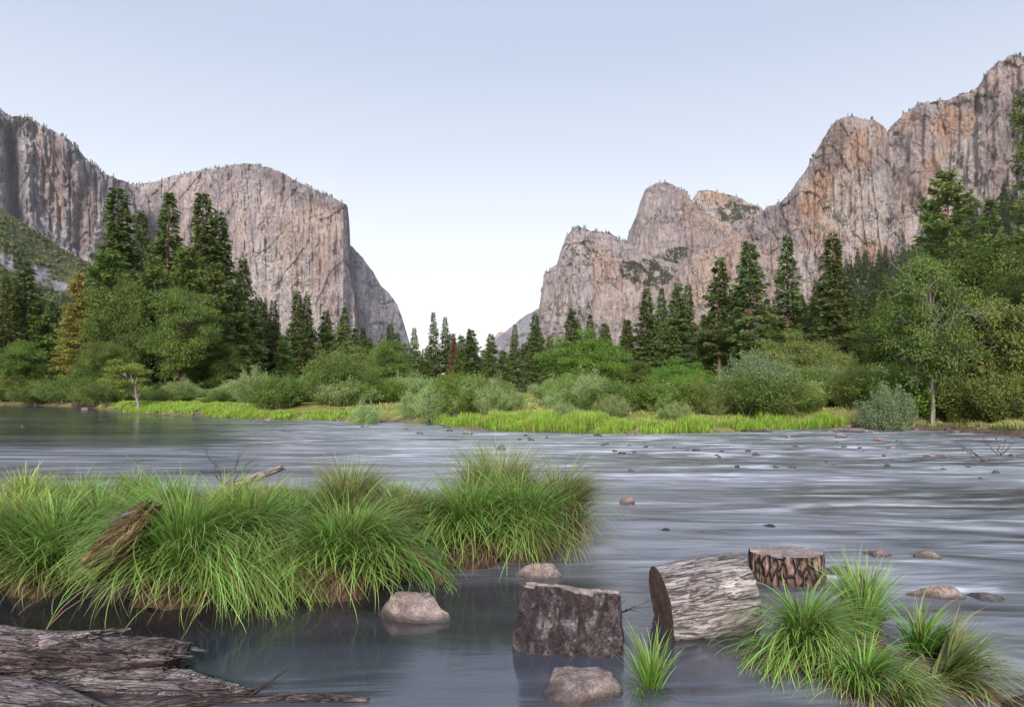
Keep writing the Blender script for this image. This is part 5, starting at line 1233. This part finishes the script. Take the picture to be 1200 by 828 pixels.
# pale pole in the grass and leaning stick, twigs
p = [at(255, 578, 10.4), at(280, 566, 10.5), at(305, 557, 10.6), at(331, 547, 10.7)]
o = link('driftwood_pole', log_mesh('driftwood_pole', p, [.04, .06, .065, .05], [.04, .06, .06, .045], 100, 36, 49, 0.008, 0, 0.08, [M['wood_pale']])); tag(o, 'pale driftwood pole lying across the back of the sedge', 'driftwood')
p = [at(474, 628, 7.0), at(488, 645, 6.85), at(502, 662, 6.75), at(519, 685, 6.65)]
o = link('stick', log_mesh('stick_b', p, [.018, .026, .024, .02], [.018, .026, .024, .02], 70, 20, 50, 0.004, 0, 0.02, [M['wood_red']])); tag(o, 'brown stick leaning from the sedge into the pool', 'stick')

def twig(name, base, tips, r0, mat, label, seed, cat='twig'):
    r = np.random.default_rng(seed); parts = []
    for tp in tips:
        t = np.linspace(0, 1, 8)[:, None]; P = np.array(base) + (np.array(tp) - np.array(base)) * t; L = np.linalg.norm(P[-1] - P[0]); P[1:] += r.normal(size=(7, 3)) * 0.02 * L
        parts.append(tube(P, np.linspace(r0, r0 * 0.25, 8), 6))
        for _ in range(3):
            i = int(r.integers(2, 7)); e = P[i] + (P[-1] - P[0]) * 0.25 + r.normal(size=3) * L * 0.12; parts.append(tube(np.stack([P[i], 0.5 * (P[i] + e) + r.normal(size=3) * .01 * L, e]), np.array([r0 * .4, r0 * .3, r0 * .15]), 5))
    V, f = merge(parts)
    me = make_mesh(name, V, f, M[mat], shade=True, attrs={'s': V[:, 2] * 2, 'a': V[:, 0]})
    tag(link(name, me), label, cat)
twig('bare_branch', gnd(1158, 541, -0.05), [at(1118, 516, 18.4), at(1128, 524, 18.5), at(1135, 531, 18.2)], 0.022, 'wood_grey', 'bare grey branch leaning left out of the shallows at the right', 1, 'branch')
twig('bare_branch', gnd(1172, 535, -0.05), [at(1150, 510, 20), at(1165, 508, 20), at(1180, 512, 20.2), at(1190, 516, 20)], 0.018, 'wood_grey', 'tangle of bare twigs standing in the shallows near the right edge', 2, 'branch')
twig('bare_twig', at(262, 575, 10.5), [at(240, 522, 10.6), at(252, 535, 10.4), at(285, 528, 10.7), at(300, 534, 10.5)], 0.009, 'wood_dark', 'bare thin twigs rising from the sedge beside the pale pole', 3)
twig('bare_twig', at(700, 716, 5.9) * np.array([1, 1, 0]), [at(737, 712, 5.6), at(760, 706, 5.6)], 0.010, 'wood_dark', 'small dark twig in the water between the wood chunk and the cut log', 4)

p = [at(962, 507, 31.5), at(985, 503, 31.2), at(1010, 504, 31), at(1035, 509, 30.6)]
o = link('fallen_log', log_mesh('fallen_log', p, [.05, .09, .10, .05], [.05, .09, .10, .05], 50, 20, 51, 0.01, 0, 0.1, [M['wood_grey']])); tag(o, 'thin grey log on the far bank behind the flat boulder', 'log')
p = [at(868, 505, 31.5), at(888, 506, 31.3), at(905, 507, 31.1)]
o = link('fallen_log', log_mesh('fallen_log_b', p, [.07, .09, .06], [.07, .09, .06], 40, 20, 52, 0.01, 0, 0.1, [M['wood_dark']])); tag(o, 'short dark log at the waterline below the blue-green shrub', 'log')

# cut log: lying, left sawn end towards the camera
ax0 = gnd(783, 748); c0 = np.array([ax0[0] + 0.0, ax0[1] + 0.26, 0.17]); c1 = c0 + np.array([0.72, 0.05, 0.11])
e = bpy.data.objects.new('cut_log', None); COL.objects.link(e); e.location = (c0[0], c0[1], 0); tag(e, 'thick pale grey sawn log lying half in the water behind the bright tuft', 'log')
pl = [(q - e.location[:] if False else q - np.array([c0[0], c0[1], 0])) for q in (c0, 0.67 * c0 + 0.33 * c1, 0.33 * c0 + 0.67 * c1, c1)]
lm = log_mesh('cut_log', pl, [.335, .345, .34, .33], [.335, .345, .34, .33], 120, 200, 53, 0.007, 0, 0.02, [M['wood_log'], M['cut_dark']], jag0=0.012, kg=5)
def split_caps(me, e, n1, n2):
    """body and sawn faces as separate parts"""
    v = np.empty(len(me.vertices) * 3, np.float32); me.vertices.foreach_get('co', v); v = v.reshape(-1, 3)
    f = np.empty(len(me.loops), np.int32); me.loops.foreach_get('vertex_index', f); f = f.reshape(-1, 4)
    mi = np.empty(len(me.polygons), np.int32); me.polygons.foreach_get('material_index', mi)
    at_ = {}
    for a in ('s', 'a', 'rad'):
        q = np.empty(len(v), np.float32); me.attributes[a].data.foreach_get('value', q); at_[a] = q
    cent = v[f].mean(1); capf = mi == 1
    groups = [(n1, f[~capf], me.materials[0])]
    cf = f[capf]; h = len(cf) // 2; groups += [(n2, cf[:h], me.materials[1]), (n2, cf[h:], me.materials[1])]
    for nm, ff, m in groups:
        u, inv = np.unique(ff, return_inverse=True); ff2 = inv.reshape(-1, 4)
        link(nm, make_mesh(nm, v[u], ff2, m, shade=True, attrs={a: q[u] for a, q in at_.items()}), e)
split_caps(lm, e, 'wood', 'sawn_end')

# stump standing in the current
g = gnd(938, 687); g[1] += 0.36
e = bpy.data.objects.new('tree_stump', None); COL.objects.link(e); e.location = g; tag(e, 'short round stump with dark cracked bark and pale sawn top', 'stump')
lm = log_mesh('tree_stump', [(0, 0, -0.3), (0.0, 0, -0.1), (0, 0, 0.1), (0.0, 0.01, 0.27)], [.40, .39, .37, .355], [.40, .39, .37, .355], 90, 240, 54, 0.028, 0, 0.025, [M['bark'], M['cut']], up=(0, 1, 0), kg=7)
split_caps(lm, e, 'bark', 'sawn_top')

# dark wood chunk
g = gnd(668, 770); g[1] += 0.22
lm = log_mesh('wood_chunk', [(-0.005, 0, -0.25), (0.0, 0, -0.1), (0.01, 0, 0.1), (0.0, 0.0, 0.3), (0.0, 0.0, 0.44)], [.34, .37, .375, .355, .32], [.17, .18, .18, .16, .14], 200, 300, 55, 0.065, 0, 0.05, [M['crust'], M['cut']], up=(0, 1, 0), sq=4.5, kg=3)
e = bpy.data.objects.new('wood_chunk', None); COL.objects.link(e); e.location = g; e.rotation_euler = (R(-7), R(4), R(-8)); tag(e, 'dark crusty squarish chunk of trunk standing in the pool on a flat rock', 'wood chunk')
split_caps(lm, e, 'rough_side', 'top_face')

# ------------------------------------------------------------------ air
def haze():
    import bmesh
    x0, x1, y0, y1, z0, z1 = -12050, 12050, -12100, 12150, -4, 1250
    V = np.array([(x, y, z) for x in (x0, x1) for y in (y0, y1) for z in (z0, z1)])
    Fc = np.array([(0, 1, 3, 2), (4, 6, 7, 5), (0, 4, 5, 1), (2, 3, 7, 6), (0, 2, 6, 4), (1, 5, 7, 3)])
    s = NT('air'); v = s.n('ShaderNodeVolumePrincipled'); v.inputs['Color'].default_value = (0.95, 0.95, 1.0, 1)
    v.inputs['Density'].default_value = 2.6e-5; v.inputs['Anisotropy'].default_value = 0.0
    s.l(v.outputs[0], s.out.inputs['Volume'])
    tag(link('haze', make_mesh('haze', V, Fc, s.m)), 'thin pale haze in the valley air', 'haze', kind='stuff')
haze()
